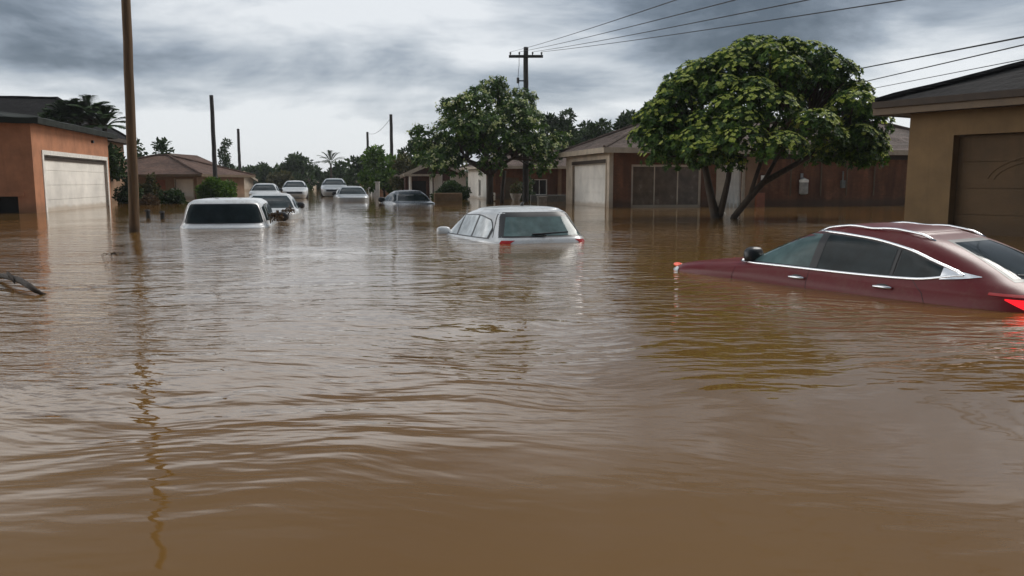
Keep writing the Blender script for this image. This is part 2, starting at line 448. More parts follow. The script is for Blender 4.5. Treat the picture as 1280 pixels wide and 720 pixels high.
# --- brown roofed house with white garage door
def brown_house():
    rz = ST; D, W = 7.6, 8
    c = P(247, 246, 52)
    W = 8.4
    org = base_at((c.x, c.y), R(-4), W, 0); rz = R(-4)
    t = thing('house', org, rz, 'low house with brown tiled roof and small white garage door, left of street', 'house')
    w = MB(); H = 2.5
    ops = [(5.4, 6.3, .3, 2.15), (6.95, 8.15, .3, 2.2)]
    ps = facade(w, 'S', W, D, 0, H, ops); pe = facade(w, 'E', W, D, 0, H, [(2, 3.4, 1.1, 2.0)])
    facade(w, 'W', W, D, 0, H, []); facade(w, 'N', W, D, 0, H, [])
    w.build('wall', 'brown_wall', t)
    dd = MB(); face_box(dd, ps, 5.4, 6.3, .3, 2.15, .08, .14); dd.build('door', 'orange_box', t)
    garage_door(t, ps, 6.95, 8.15, .3, 2.2, 'white_door', 'fascia', 4, .05)
    window(t, pe, 2, 3.4, 1.1, 2.0)
    hip_roof(t, W, D, H, 1.35, .6, 'roof_brown', 'fascia_tan', .14)
brown_house()

def gable_house(corner, rz, W, D, H, rise, wall, roof, rake, label, ops=None, name='house', barge=.12):
    """gable end facing local -y"""
    org = base_at(corner, rz, 0, 0)
    t = thing(name, org, rz, label, 'house')
    w = MB(); ops = ops or []
    ps = facade(w, 'S', W, D, 0, H, ops); [facade(w, f, W, D, 0, H, []) for f in 'ENW']
    w.add([(0, 0, H), (W, 0, H), (W/2, 0, H+rise)], [(0, 1, 2)]); w.add([(0, D, H), (W, D, H), (W/2, D, H+rise)], [(0, 2, 1)])
    w.build('wall', wall, t)
    ov = .4; r = MB(); k = rise/(W/2); th = .1
    for s in (0, 1):
        e = Vector((-ov, 0, H-ov*k)) if s == 0 else Vector((W+ov, 0, H-ov*k)); a = Vector((W/2, 0, H+rise))
        vs = []
        for z in (0.02, th+.02):
            for y in (-ov, D+ov): vs += [(e.x, y, e.z+z), (a.x, y, a.z+z)]
        r.add(vs, [(0, 1, 3, 2), (4, 6, 7, 5), (0, 4, 5, 1), (2, 3, 7, 6), (0, 2, 6, 4), (1, 5, 7, 3)])
    ro = r.build('roof', roof, t)
    b = MB()
    for s in (0, 1):
        e = Vector((-ov, 0, H-ov*k)) if s == 0 else Vector((W+ov, 0, H-ov*k)); a = Vector((W/2, 0, H+rise))
        vs = []
        for z in (-barge, th+.05):
            for y in (-ov-.06, -ov-.01): vs += [(e.x, y, e.z+z), (a.x, y, a.z+z)]
        b.add(vs, [(0, 1, 3, 2), (4, 6, 7, 5), (0, 4, 5, 1), (2, 3, 7, 6), (0, 2, 6, 4), (1, 5, 7, 3)])
    b.build('barge_board', rake, t)
    return t, ps
c = P(170, 245, 66)
t, ps = gable_house((c.x, c.y), R(-3), 6.6, 4, 2.75, 1.45, 'brown_wall', 'roof_brown', 'fascia', 'tan gabled house with pale roof edge behind the low brown roofed house', [(4.6, 5.6, 1.2, 2.2)])
window(t, ps, 4.6, 5.6, 1.2, 2.2)
c = P(205, 240, 92)
t, ps = gable_house((c.x, c.y), R(80), 8, 7, 3.0, 1.7, 'brown_wall', 'roof_dark', 'soffit', 'small far house with dark roof just left of the second utility pole')
c = P(286, 240, 96)
t, ps = gable_house((c.x+0, c.y), R(84), 7, 5.5, 2.3, .95, 'cream', 'roof_grey', 'fascia', 'far low house with grey roof behind the bright green bush')
c = P(318, 240, 118)
t, ps = gable_house((c.x+4, c.y), R(5), 4.2, 5.5, 2.1, 1.05, 'cream', 'roof_grey', 'fascia', 'tiny pale house far down the street at the foot of the tree line')

# --- right: cream garage with brick side wall (long house behind the big tree)
def brick_house():
    W, D, H = 18.5, 6.6, 3.42
    c = P(762, 258.5, 34); org = base_at((c.x, c.y), ST, 0, 0)
    t = thing('brick_house', org, ST, 'long brick house with cream garage front and wide window behind the umbrella tree', 'house')
    w = MB()
    ops_s = [(.95, 4.15, .95, 2.75), (5.25, 6.05, .3, 2.95)]
    ps = facade(w, 'S', W, D, 0, H, ops_s); facade(w, 'E', W, D, 0, H, []); facade(w, 'N', W, D, 0, H, [])
    w.build('wall', 'brick', t)
    g = MB(); go = [(1.15, 6.05, .3, 2.8)]
    pw = facade(g, 'W', W, D, 0, H, go)
    gw = g.build('front_wall', 'cream', t)
    garage_door(t, pw, 1.15, 6.05, .3, 2.8, 'white_door', 'cream', 4, .1)
    bx = MB(); face_box(bx, pw, 1.1, 6.1, 2.82, 2.98, -.05, -.035); bx.build('dark_band', 'soffit', t)  # thin dark strip across the wall above the door
    cq = MB(); cq.box(-.05, .12, -.045, .0, 0, H-.05); cq.box(-.05, -.002, 0, .22, 0, H-.05); cq.build('corner_trim', 'cream', t)
    window(t, ps, .95, 4.15, .95, 2.75, 'glass_brown', 'cream', 3, .09, 'picture_window')
    dd = MB(); face_box(dd, ps, 5.25, 6.05, .3, 2.95, .07, .13); do = dd.build('door', 'white_door', t)
    mo = MB()
    for k in range(4): face_box(mo, ps, 5.33+.19*k, 5.39+.19*k, .5, 2.8, .045, .068)
    mo.build('door_moulding', 'white_trim', do)
    fr = MB(); face_box(fr, ps, 4.85, 5.25, 0, 3.05, -.06, .0); face_box(fr, ps, 6.05, 6.2, 0, 3.05, -.06, 0); face_box(fr, ps, 5.25, 6.05, 2.95, 3.08, -.06, .0); fr.build('door_surround', 'cream', t)
    pi = MB(); face_box(pi, ps, 6.2, 6.75, 0, 3.1, -.12, -.002); pi.build('pilaster', 'brown_wall', t)
    # vertical timber boards seam on the brick wall right of the door
    for a in (8.4, 9.9, 11.2, 12.6):
        bd = MB(); face_box(bd, ps, a, a+.06, 1.4, 3.0, -.03, -.002); bd.build('wall_batten', 'fascia_tan', t)
    be = MB(); face_box(be, ps, 3.9, 14.5, 3.02, 3.2, -.1, -.003); be.build('beam', 'soffit', t)
    hip_roof(t, W, D, H, 1.5, .42, 'roof_grey', 'fascia', .2, wave=.05)
    ms = MB(); ms.tube([(6.6, 2.4, H+.5), (6.6, 2.4, 6.55)], .03, 6); ms.build('service_mast', 'metal', t)
    for a, z0, z1, wd, mt, nm, lab, ct in (
        (7.05, 1.98, 2.3, .3, 'white_trim', 'meter_box', 'small white meter box on the brown pilaster behind the leaning branch', 'meter box'),
        (6.86, .85, 1.55, .42, 'orange_box', 'cabinet', 'terracotta coloured cabinet on the wall just above the water right of the white door', 'cabinet')):
        b = MB(); b.box(-wd/2, wd/2, -.14, 0, 0, z1-z0)
        o = b.build(nm, mt, None, bevel=.015)
        x, y = xform(ST, org, a, -.125); o.location = (x, y, GZ+z0); o.rotation_euler = (0, 0, ST); tag(o, lab, ct)
        if nm == 'meter_box':
            q_ = MB(); q_.box(-.09, .09, -.15, -.141, .06, .2); q_.build('dial_window', 'glass', o)
    # lantern
    x, y = xform(ST, org, 8.95, -.02)
    la = thing('wall_lantern', (x, y, GZ+1.45), ST, 'white wall lantern on the dark brick wall right of the big tree', 'lantern')
    b = MB(); b.tube([(0, -.2, .55), (0, -.2, .66), (0, -.2, .72)], [.2, .2, .06], 12); b.build('cap', 'white_trim', la)
    b = MB(); b.tube([(0, -.2, .0), (0, -.2, .06), (0, -.2, .5), (0, -.2, .55)], [.1, .19, .19, .17], 12); b.build('shade', 'stone', la, True, angle=40)
    b = MB(); b.box(-.03, .03, -.2, 0, .72, .76); b.box(-.06, .06, -.03, 0, .55, .95); b.build('bracket', 'metal', la)
    x, y = xform(ST, org, 11.0, -.02)
    bb = MB(); bb.box(-.1, .1, -.1, 0, 0, .34); bb.box(-.03, .03, -.05, -.01, .34, .75)
    o = bb.build('junction_box', 'grey_box', None, bevel=.012); o.location = (x, y, GZ+1.75); o.rotation_euler = (0, 0, ST); tag(o, 'small grey junction box with pipe on the brick wall, right of the lantern', 'junction box')
    return org
BH = brick_house()

# --- second brick house further down on the right
def brick_house_two():
    W, D, H = 10.5, 7.0, 3.0
    c = P(608, 249, 50); org = base_at((c.x, c.y), ST, 0, 0)
    t = thing('brick_house', org, ST, 'smaller brick house with white street front behind the white flowering tree', 'house')
    w = MB(); ops = [(1.2, 2.1, .3, 2.3), (2.9, 3.9, 1.2, 2.2)]
    ps = facade(w, 'S', W, D, 0, H, ops); facade(w, 'E', W, D, 0, H, []); facade(w, 'N', W, D, 0, H, [])
    w.build('wall', 'brick', t)
    g = MB(); pw = facade(g, 'W', W, D, 0, H, [(4.2, 5.0, 1.1, 2.2)]); g.build('front_wall', 'white_door', t)
    window(t, pw, 4.2, 5.0, 1.1, 2.2, nx=1); window(t, ps, 2.9, 3.9, 1.2, 2.2)
    dd = MB(); face_box(dd, ps, 1.2, 2.1, .3, 2.3, .08, .14); dd.build('door', 'fascia_tan', t)
    po = MB(); po.box(2.35, 2.5, -.3, -.15, 0, H-.1); po.build('porch_post', 'brown_wall', t); po = MB(); po.box(4.55, 4.75, -.3, -.1, 0, H-.1); po.build('porch_post', 'brown_wall', t)
    hip_roof(t, W, D, H, 1.3, .5, 'roof_grey', 'fascia', .16, wave=.04)
brick_house_two()
# porch house
def porch_house():
    c = P(512, 246, 58)
    t, ps = gable_house((c.x-.3, c.y), ST, 4.4, 7, 2.55, .95, 'brick2', 'roof_grey', 'fascia', 'small house with grey gable, pale front corner and porch column beside the hedge', [(.5, 1.5, .3, 2.1), (2.75, 3.15, .8, 2.1)])
    dd = MB(); face_box(dd, ps, .5, 1.5, .3, 2.1, .1, .14); dd.build('door', 'dark', t)
    window(t, ps, 2.75, 3.15, .8, 2.1, nx=1)
    b = MB(); face_box(b, ps, 2.05, 2.68, 0, 2.55, -.09, -.002); face_box(b, ps, 3.25, 4.4, 0, 2.55, -.09, -.002); b.build('white_cladding', 'white_door', t)
    for x in (.28, 1.75):
        b = MB(); b.tube([(x, -.9, 0), (x, -.9, 2.42)], .1, 8); b.build('column', 'white_trim', t)
    b = MB(); b.box(-.2, 2.4, -1.3, 0, 2.44, 2.58); b.build('porch_canopy', 'fascia', t)
porch_house()
c = P(450, 240, 88)
t, ps = gable_house((c.x, c.y), R(8), 6.0, 6, 2.2, .95, 'orange', 'roof_brown', 'fascia', 'far orange brown house under the bright green tree', [(1, 2, .3, 2), (3.4, 4.6, 1, 1.9)])
dd = MB(); face_box(dd, ps, 1, 2, .3, 2, .1, .14); dd.build('door', 'white_trim', t); window(t, ps, 3.4, 4.6, 1, 1.9)

# --- tan house at the right edge
def tan_house():
    rz = R(32.7); D, W, H = 10.0, 9.0, 3.68
    far = P(1129, 288, 17.3)
    org = base_at((far.x, far.y), rz, 0, D)
    t = thing('house', org, rz, 'tan rendered house with charcoal shingle roof and brown garage door, right edge', 'house')
    w = MB(); go = [(.95, 5.7, .3, 2.95)]
    pw = facade(w, 'W', W, D, 0, H, go, .3); [facade(w, f, W, D, 0, H, []) for f in 'SEN']
    w.build('wall', 'tan', t)
    d = MB(); n = 5
    for k in range(n): face_box(d, pw, .95, 5.7, .3+2.65*k/n, .3+2.65*(k+1)/n-.015, .22, .27)
    face_box(d, pw, .95, 5.7, .3, 2.95, .25, .3)
    do = d.build('garage_door', 'tan_door', t)
    # arched moulding lines pressed in the door
    a = MB()
    for s in (0, 1):
        cx, rx, rz_ = 3.3, 1.75-.12*s, .62-.1*s
        a.tube([pw(cx+rx*math.cos(R(x)), 2.0+rz_*math.sin(R(x)), .218) for x in range(5, 176, 8)], .016, 5)
    a.build('door_moulding', 'tan_door', do)
    hip_roof(t, W, D, H, 1.75, .5, 'roof_dark', 'fascia_tan', .26, wave=.03)
    g = MB(); g.box(-.62, -.54, -.5, D+.5, H-.12, H+.01); g.build('gutter', 'soffit', t)
tan_house()

# ------------------------------------------------------------------ trees
def leaf_quads(cents, dirs, ups, ln, wd):
    """bent leaves: 3 rows x 2 -> 2 quads each, returns verts, faces"""
    n = len(cents)
    side = np.cross(dirs, ups); side /= np.linalg.norm(side, axis=1)[:, None]+1e-9
    nrm = np.cross(side, dirs)
    ln = ln[:, None]; wd = wd[:, None]
    v = np.empty((n, 6, 3))
    v[:, 0] = cents-side*wd*.18; v[:, 1] = cents+side*wd*.18
    mid = cents+dirs*ln*.55+nrm*ln*.10
    v[:, 2] = mid-side*wd*.5; v[:, 3] = mid+side*wd*.5
    tip = cents+dirs*ln-nrm*ln*.08
    v[:, 4] = tip-side*wd*.15; v[:, 5] = tip+side*wd*.15
    b = (np.arange(n)*6)[:, None]
    f = np.concatenate([b+np.array([0, 1, 3, 2]), b+np.array([2, 3, 5, 4])], 1).reshape(-1, 4)
    return v.reshape(-1, 3), f
def mesh_np(name, v, f, mat, parent=None):
    me = bpy.data.meshes.new(name)
    me.vertices.add(len(v)); me.vertices.foreach_set('co', v.astype(np.float32).ravel())
    me.loops.add(f.size); me.loops.foreach_set('vertex_index', f.astype(np.int32).ravel())
    me.polygons.add(len(f)); me.polygons.foreach_set('loop_start', np.arange(0, f.size, f.shape[1], dtype=np.int32))
    me.update(calc_edges=True); me.validate()
    me.materials.append(M[mat])
    o = bpy.data.objects.new(name, me); COL.objects.link(o)
    if parent: o.parent = parent
    return o
def unit(a): return a/(np.linalg.norm(a, axis=-1, keepdims=True)+1e-9)

def clumps_in_dome(g, n, rx, ry, z0, z1, rmin, rmax, shell=.5, flat=.6):
    out = []
    while len(out) < n:
        a = g.uniform(0, 2*math.pi); t = math.sqrt(g.uniform(0, 1)); u = g.uniform(0, 1)
        if t < shell and u < .45 and g.uniform(0, 1) < .7: continue
        top = z0+(z1-z0)*math.sqrt(max(0, 1-(t**2.4)))
        low = z0+(z1-z0)*.12*(1-t)
        z = low+(top-low)*(u**.6)
        r = g.uniform(rmin, rmax)
        out.append((rx*t*math.cos(a)*.93, ry*t*math.sin(a)*.93, z-r*.5, r))
    return out
def limbs(mb, base, cl, g, r0, fork_h, nmain=5, lean=(0, 0)):
    """tapered trunk, main limbs towards clump sectors, twigs to clumps"""
    fx = Vector((base[0]+lean[0], base[1]+lean[1], fork_h))
    b = Vector(base)
    pts = [b, b.lerp(fx, .35)+Vector((g.uniform(-.05, .05), g.uniform(-.05, .05), 0)), b.lerp(fx, .7)+Vector((g.uniform(-.08, .08), 0, 0)), fx]
    mb.tube(pts, [r0*1.25, r0, r0*.85, r0*.75], 9)
    groups = [[] for _ in range(nmain)]
    for c in cl:
        a = (math.atan2(c[1]-fx.y, c[0]-fx.x)/(2*math.pi)) % 1.0
        groups[int(a*nmain) % nmain].append(Vector(c[:3]))
    for gr in groups:
        if not gr: continue
        cen = sum(gr, Vector())/len(gr)
        k = fx.lerp(cen, .6); k.z -= .1*(cen-fx).length
        m1 = fx.lerp(k, .5)+Vector((g.uniform(-.15, .15), g.uniform(-.15, .15), g.uniform(-.05, .1)))
        mb.tube([fx, m1, k], [r0*.6, r0*.48, r0*.36], 7)
        for c in gr:
            m2 = k.lerp(c, .5)+Vector((g.uniform(-.2, .2), g.uniform(-.2, .2), g.uniform(-.2, .1)))
            mb.tube([k, m2, c], [r0*.3, r0*.18, r0*.07], 5, False)
def rosettes(g, cl, per, ln, mat, parent, name='crown', nl=8, wd=.36, upb=.35):
    cs, ds, us, ls = [], [], [], []
    for (x, y, z, r) in cl:
        n = int(per*r*r)
        d = unit(g.normal(size=(n, 3))); d[:, 2] = np.where(d[:, 2] < -.35, -d[:, 2], d[:, 2])
        rr = r*(.72+.28*g.random((n, 1))); p = np.array([x, y, z])+d*rr*np.array([1, 1, .8])
        ax = unit(d+np.array([0, 0, upb])+g.normal(size=(n, 3))*.25)
        t1 = unit(np.cross(ax, g.normal(size=(n, 3)))); t2 = np.cross(ax, t1)
        for k in range(nl):
            an = 2*math.pi*k/nl+g.uniform(-.3, .3, size=(n, 1))
            rad = t1*np.cos(an)+t2*np.sin(an)
            el = g.uniform(.15, .8, size=(n, 1))
            dd = unit(rad+ax*el)
            cs.append(p+ax*.02); ds.append(dd); us.append(ax); ls.append(ln*g.uniform(.65, 1.15, size=n))
    v, f = leaf_quads(np.concatenate(cs), np.concatenate(ds), np.concatenate(us), np.concatenate(ls), np.concatenate(ls)*wd)
    return mesh_np(name, v, f, mat, parent)
def scatter_leaves(g, cl, cov, ln, mat, parent, name='crown', wd=.5, zf=.85, under=True):
    cs, ds, us = [], [], []
    for (x, y, z, r) in cl:
        n = int(cov*12.6*r*r/(ln*ln*wd))
        d = unit(g.normal(size=(n, 3)))
        rr = r*(.55+.5*g.random((n, 1))**.7); p = np.array([x, y, z])+d*rr*np.array([1, 1, zf])
        cs.append(p); ds.append(unit(d+g.normal(size=(n, 3))*.8)); us.append(unit(g.normal(size=(n, 3))))
    c = np.concatenate(cs); l = ln*g.uniform(.6, 1.3, size=len(c))
    v, f = leaf_quads(c, np.concatenate(ds), np.concatenate(us), l, l*wd)
    return mesh_np(name, v, f, mat, parent)

def big_tree():
    g = np.random.default_rng(11); gg = random.Random(11)
    b = P(893, 272, 23.8)
    t = thing('umbrella_tree', (b.x, b.y, GZ), 0, 'large umbrella shaped tree with bright leaf tips and bare forked stems in the water', 'tree')
    Yc = 23.8; k = Yc/1000
    cx = (943-893)*k     # crown centre offset
    cl = []
    # dome outline heights above ground
    for (x, y, z, r) in clumps_in_dome(gg, 84, 3.35, 3.0, 2.75, 6.0, .42, .72, .6):
        cl.append((cx+x, y, z, r))
    cl += [(cx-2.9, -.3, 2.7, .6), (cx-3.1, .3, 3.2, .65), (cx-1.6, -.6, 2.55, .55), (cx-1.0, -.8, 2.45, .45), (cx+2.9, 0, 3.0, .6), (cx+3.0, -.4, 3.6, .7), (cx+2.2, .2, 2.9, .55), (cx-2.2, .2, 2.5, .5)]
    for (px, py) in ((800, 150), (815, 122), (835, 98), (862, 80), (892, 66), (922, 56), (952, 50), (982, 52), (1012, 58), (1036, 70), (1056, 86), (1074, 104), (1086, 126), (1092, 152), (1088, 180), (1072, 194), (1044, 198), (806, 178), (830, 194), (862, 200)):
        q_ = P(px, py, Yc); r_ = gg.uniform(.42, .55)
        dx = (948-px)*k; rr_ = math.hypot(dx, 2.0)
        for dy in (-.7, .15, .8): cl.append((q_.x-b.x+dx/max(.1, rr_)*r_*.85, dy+gg.uniform(-.2, .2), q_.z-GZ-(r_*.8 if py < 150 else 0), r_))
    for _ in range(90):      # ragged sprigs standing out of the crown
        c_ = gg.choice(cl[:]); a = gg.uniform(0, 2*math.pi); e = gg.uniform(-.3, 1.3); q_ = c_[3]*1.02
        if c_[3] > .3: cl.append((c_[0]+q_*math.cos(a)*math.cos(e), c_[1]+q_*math.sin(a)*math.cos(e), c_[2]+q_*.8*math.sin(e), gg.uniform(.13, .22)))
    tr = MB()
    # left double stem
    fk = Vector((cx-1.55, 0, 3.1))
    g2 = random.Random(5)
    left = [c for c in cl if c[0] < cx-.6]; mid = [c for c in cl if cx-.6 <= c[0] < cx+1.2]; right = [c for c in cl if c[0] >= cx+1.2]
    tr.tube([(.15, 0, 0), (.06, 0, .9), (-.1, 0, 1.5), (-.28, .05, 2.3), (-.42, .1, 3.0)], [.17, .15, .12, .1, .09], 9)
    tr.tube([(.1, 0, .85), (.22, -.03, 1.35), (.36, -.05, 2.1), (.46, 0, 3.1)], [.13, .1, .08, .07], 8)
    # leaning right stem and its forks
    tr.tube([(.35, -.25, .55), (.52, -.25, 1.0), (.95, -.22, 1.55), (1.35, -.2, 2.0), (2.0, -.1, 2.35), (2.9, 0, 2.85), (3.9, 0, 3.5)], [.1, .1, .1, .095, .085, .07, .05], 8)
    tr.tube([(.95, -.22, 1.55), (1.1, -.2, 2.1), (1.35, -.1, 2.8), (1.5, 0, 3.4)], [.07, .06, .055, .05], 7)
    tr.tube([(1.35, -.2, 2.0), (1.75, .1, 2.6), (2.2, .2, 3.3), (2.3, .2, 3.9)], [.07, .06, .055, .04], 7)
    tr.tube([(2.5, -.05, 2.65), (2.55, .1, 3.2), (2.75, .2, 3.9)], [.06, .05, .04], 6)
    hubs = [Vector((-.42, .1, 3.0)), Vector((.46, 0, 3.1)), Vector((1.5, 0, 3.4)), Vector((2.3, .2, 3.9)), Vector((2.75, .2, 3.9)), Vector((3.9, 0, 3.5))]
    for c in cl:
        cv = Vector(c[:3]); h = min(hubs, key=lambda q_: (q_-cv).length)
        m2 = h.lerp(cv, .5)+Vector((g2.uniform(-.2, .2), g2.uniform(-.2, .2), g2.uniform(-.15, .15)))
        tr.tube([h, m2, cv], [.045, .03, .012], 5, False)
    tr.build('trunk', 'bark', t, True)
    rosettes(g, cl, 230, .125, 'leaf_gloss', t, 'crown', 8, .45)
    # pale leaf tips, brightened in colour for sunny highlights, near the crown's outside
    tip = []
    cs, ds, us, ls = [], [], [], []
    for (x, y, z, r) in cl:
        n = int(120*r*r*1.6)
        d = unit(g.normal(size=(n, 3))); d[:, 2] = np.abs(d[:, 2])*.9+.15; d = unit(d)
        p = np.array([x, y, z])+d*r*1.04*np.array([1, 1, .8])
        ok = np.ones(n, bool)
        for (a, b_, c_, r2) in cl:
            if (a, b_, c_) == (x, y, z): continue
            ok &= (np.linalg.norm((p-np.array([a, b_, c_]))/np.array([1, 1, .8]), axis=1) > r2*.95)
        p = p[ok]; d = d[ok]; n = len(p)
        if n == 0: continue
        ax = unit(d+np.array([0, 0, .5])); t1 = unit(np.cross(ax, g.normal(size=(n, 3)))); t2 = np.cross(ax, t1)
        for k_ in range(6):
            an = 2*math.pi*k_/6+g.uniform(-.3, .3, size=(n, 1))
            cs.append(p); ds.append(unit(t1*np.cos(an)+t2*np.sin(an)+ax*.45)); us.append(ax); ls.append(.075*g.uniform(.7, 1.2, size=n))
    v, f = leaf_quads(np.concatenate(cs), np.concatenate(ds), np.concatenate(us), np.concatenate(ls), np.concatenate(ls)*.7)
    mesh_np('highlight_tips', v, f, 'leaf_tip', t)
big_tree()

def flower_tree():
    g = np.random.default_rng(23); gg = random.Random(29)
    b = P(613, 253, 42)
    t = thing('flowering_tree', (b.x, b.y, GZ), 0, 'tree with clusters of white blossom in front of the smaller brick house', 'tree')
    cl = clumps_in_dome(gg, 62, 3.7, 3.0, 2.9, 7.0, .55, .95, .5)
    cl += [(-3.3, 0, 3.6, .7), (-3.6, 0, 4.4, .6), (3.2, 0, 3.7, .8), (3.7, 0, 4.1, .6), (-2.4, 0, 2.9, .6), (0.4, 0, 6.9, .5)]
    cl = [(x, y, z, r) for x, y, z, r in cl if not (x < -1.5 and z > 6.2) and not (x > 1.8 and z > 5.4)]
    tr = MB(); limbs(tr, (0, 0, 0), cl, random.Random(3), .2, 2.4, 6); tr.tube([(.7, .2, 0), (.6, .1, 1.2), (.75, 0, 2.6)], [.14, .11, .09], 7); tr.build('trunk', 'bark', t, True)
    rosettes(g, cl, 90, .22, 'leaf_gloss', t, 'crown', 7, .42)
    cs, ds, us, ls = [], [], [], []
    for (x, y, z, r) in cl:
        n = int(9*r*r*1.6)
        d = unit(g.normal(size=(n, 3))); d[:, 2] = np.abs(d[:, 2])*.8+.1; d = unit(d)
        p = np.array([x, y, z])+d*r*1.1*np.array([1, 1, .8])
        ok = np.ones(n, bool)
        for (a, b_, c_, r2) in cl:
            if (a, b_, c_) == (x, y, z): continue
            ok &= (np.linalg.norm((p-np.array([a, b_, c_]))/np.array([1, 1, .8]), axis=1) > r2*.9)
        p = p[ok]; d = d[ok]; n = len(p)
        if not n: continue
        for k_ in range(9):
            o = g.normal(size=(n, 3))*.075
            cs.append(p+o); ds.append(unit(g.normal(size=(n, 3)))); us.append(unit(d)); ls.append(.12*g.uniform(.7, 1.2, size=n))
    v, f = leaf_quads(np.concatenate(cs), np.concatenate(ds), np.concatenate(us), np.concatenate(ls), np.concatenate(ls)*.8)
    mesh_np('blossom', v, f, 'blossom', t)
flower_tree()

def bushy_tree(px, top, Y, wpx, mat, label, seed, group=None, base_z=1.2, per=2.0, ln=.3, n=30, name='tree', ratio=None, cat='tree'):
    g = np.random.default_rng(seed); gg = random.Random(seed)
    c = P(px, 240, Y); zt = P(px, top, Y).z-GZ; rx = wpx*Y/2000
    t = thing(name, (c.x, c.y, GZ), 0, label, cat, group)
    rmin = min(rx, zt)*.24; rmax = rmin*1.7
    cl = clumps_in_dome(gg, n, rx-rmin*.6, rx*.8, base_z, zt-rmin*.3, rmin, rmax, .4)
    tr = MB(); limbs(tr, (0, 0, 0), cl, gg, max(.12, rx*.045), max(base_z*.8, zt*.25), 5); tr.build('trunk', 'bark', t, True)
    scatter_leaves(g, cl, per, ln, mat, t)
    return t
def shrub(px, py_top, Y, wpx, mat, label, seed, group=None, per=2.2, ln=.16, n=14, name='bush', zb=-.1, cat='bush', deep=.7):
    """many-stemmed bush standing in the flood"""
    g = np.random.default_rng(seed); gg = random.Random(seed)
    c = P(px, 240, Y); zt = P(px, py_top, Y).z-GZ; rx = wpx*Y/2000
    t = thing(name, (c.x, c.y, GZ), 0, label, cat, group)
    cl = []; z0 = -GZ+zb
    for i in range(n):
        r = gg.uniform(.28, .42)*min(rx, max(.5, zt-z0)); 
        a = gg.uniform(-1, 1); 
        cl.append(((rx-r*.8)*a, gg.uniform(-1, 1)*rx*deep*.6, z0+(zt-z0-r*.8)*gg.uniform(.1, 1)*(1-.35*a*a), r))
    tr = MB()
    for k in range(5):
        q_ = cl[gg.randrange(len(cl))]; x = gg.uniform(-.3, .3)*rx
        tr.tube([(x, 0, 0), (x*.6+q_[0]*.4, q_[1]*.4, q_[2]*.6), q_[:3]], [.05, .04, .015], 5)
    tr.build('stems', 'bark', t)
    scatter_leaves(g, cl, per, ln, mat, t, 'foliage')
    return t
# bushes and trees on the left
shrub(270, 222, 44, 50, 'leaf_bright', 'bright green rounded bush at the foot of the second utility pole', 31, per=2.2, ln=.13, n=22)
shrub(214, 236, 40, 36, 'leaf_dark', 'dark low bush in front of the brown door of the low brown house', 32, per=2.2, ln=.13, n=14)
shrub(160, 218, 40, 34, 'leaf_dark', 'dark tall shrub between the orange garage building and the nearest pole', 33, per=2.2, ln=.14, n=16)
shrub(187, 214, 43, 26, 'leaf_olive', 'brownish straggly shrub right of the nearest pole', 34, per=2.2, ln=.16, n=16)
shrub(182, 244, 38, 30, 'leaf_dry', 'low dry brown shrub at the water edge right of the nearest pole', 35, per=2.2, ln=.12, n=10)
bushy_tree(206, 163, 62, 30, 'leaf_dark', 'sparse slender tree above the brown tiled roof', 41, base_z=2.4, per=1.8, ln=.35, n=14)
bushy_tree(174, 176, 58, 24, 'leaf_dark', 'small dark tree just right of the nearest pole above the roof line', 46, base_z=2.2, per=1.8, ln=.35, n=12)
bushy_tree(135, 170, 45, 48, 'leaf_dark', 'dark tree between the palm and the nearest pole', 42, base_z=2.2, per=1.8, ln=.3, n=16)
# narrow tall tree at the second pole
def narrow_tree():
    g = np.random.default_rng(5); gg = random.Random(5)
    Y = 100; c = P(283, 230, Y); zt = P(283, 176, Y).z-GZ
    t = thing('tree', (c.x, c.y, GZ), 0, 'narrow tall dark tree between the second and third pole on the left', 'tree')
    cl = [(gg.uniform(-.55, .55), gg.uniform(-.4, .4), 2.2+(zt-2.4)*k/9, .62-.2*(k/9)+.15*gg.random()) for k in range(10)]
    tr = MB(); tr.tube([(0, 0, 0), (.05, 0, zt*.5), (0, 0, zt*.95)], [.16, .12, .04], 7); tr.build('trunk', 'bark', t)
    scatter_leaves(g, cl, 1.6, .3, 'leaf_dark', t)
narrow_tree()
# palm
def palm(px, top, Y, spread, label, seed, stems, fl=1.9, mat='leaf_dark', name='palm'):
    g = np.random.default_rng(seed); gg = random.Random(seed)
    c = P(px, 240, Y); zt = P(px, top, Y).z-GZ
    t = thing(name, (c.x, c.y, GZ), 0, label, 'palm')
    tr = MB(); cs, ds, us, ls = [], [], [], []
    for s in range(stems):
        ox = (s-(stems-1)/2)*spread/max(1, stems)+gg.uniform(-.2, .2); oy = gg.uniform(-.5, .5); zc = zt-fl*.6-gg.uniform(0, .7)
        tr.tube([(ox*.5, oy*.5, 0), (ox*.8, oy, zc*.6), (ox, oy, zc)], [.16, .13, .11], 8)
        for k in range(24):
            a = gg.uniform(0, 2*math.pi); e = gg.uniform(.25, 1.5)
            d = Vector((math.cos(a)*math.cos(e), math.sin(a)*math.cos(e), math.sin(e)))
            n = 26; p = Vector((ox, oy, zc)); vel = d*fl/n
            for i in range(n):
                p = p+vel; vel = vel+Vector((0, 0, -.0011*fl))
                if i < 3: continue
                dr = vel.normalized(); sd = dr.cross(Vector((0, 0, 1))).normalized()
                for sg in (-1, 1):
                    ld = (sd*sg+dr*.9+Vector((0, 0, -.2))).normalized()
                    cs.append(p[:]); ds.append(ld[:]); us.append((0.01, .02, 1)); ls.append(.42*math.sin(math.pi*(i+1)/(n+2))*gg.uniform(.8, 1.1)+.05)
    tr.build('trunk', 'bark', t, True)
    l = np.array(ls)
    v, f = leaf_quads(np.array(cs), unit(np.array(ds)), np.array(us), l, np.full(len(l), .07))
    mesh_np('fronds', v, f, mat, t)
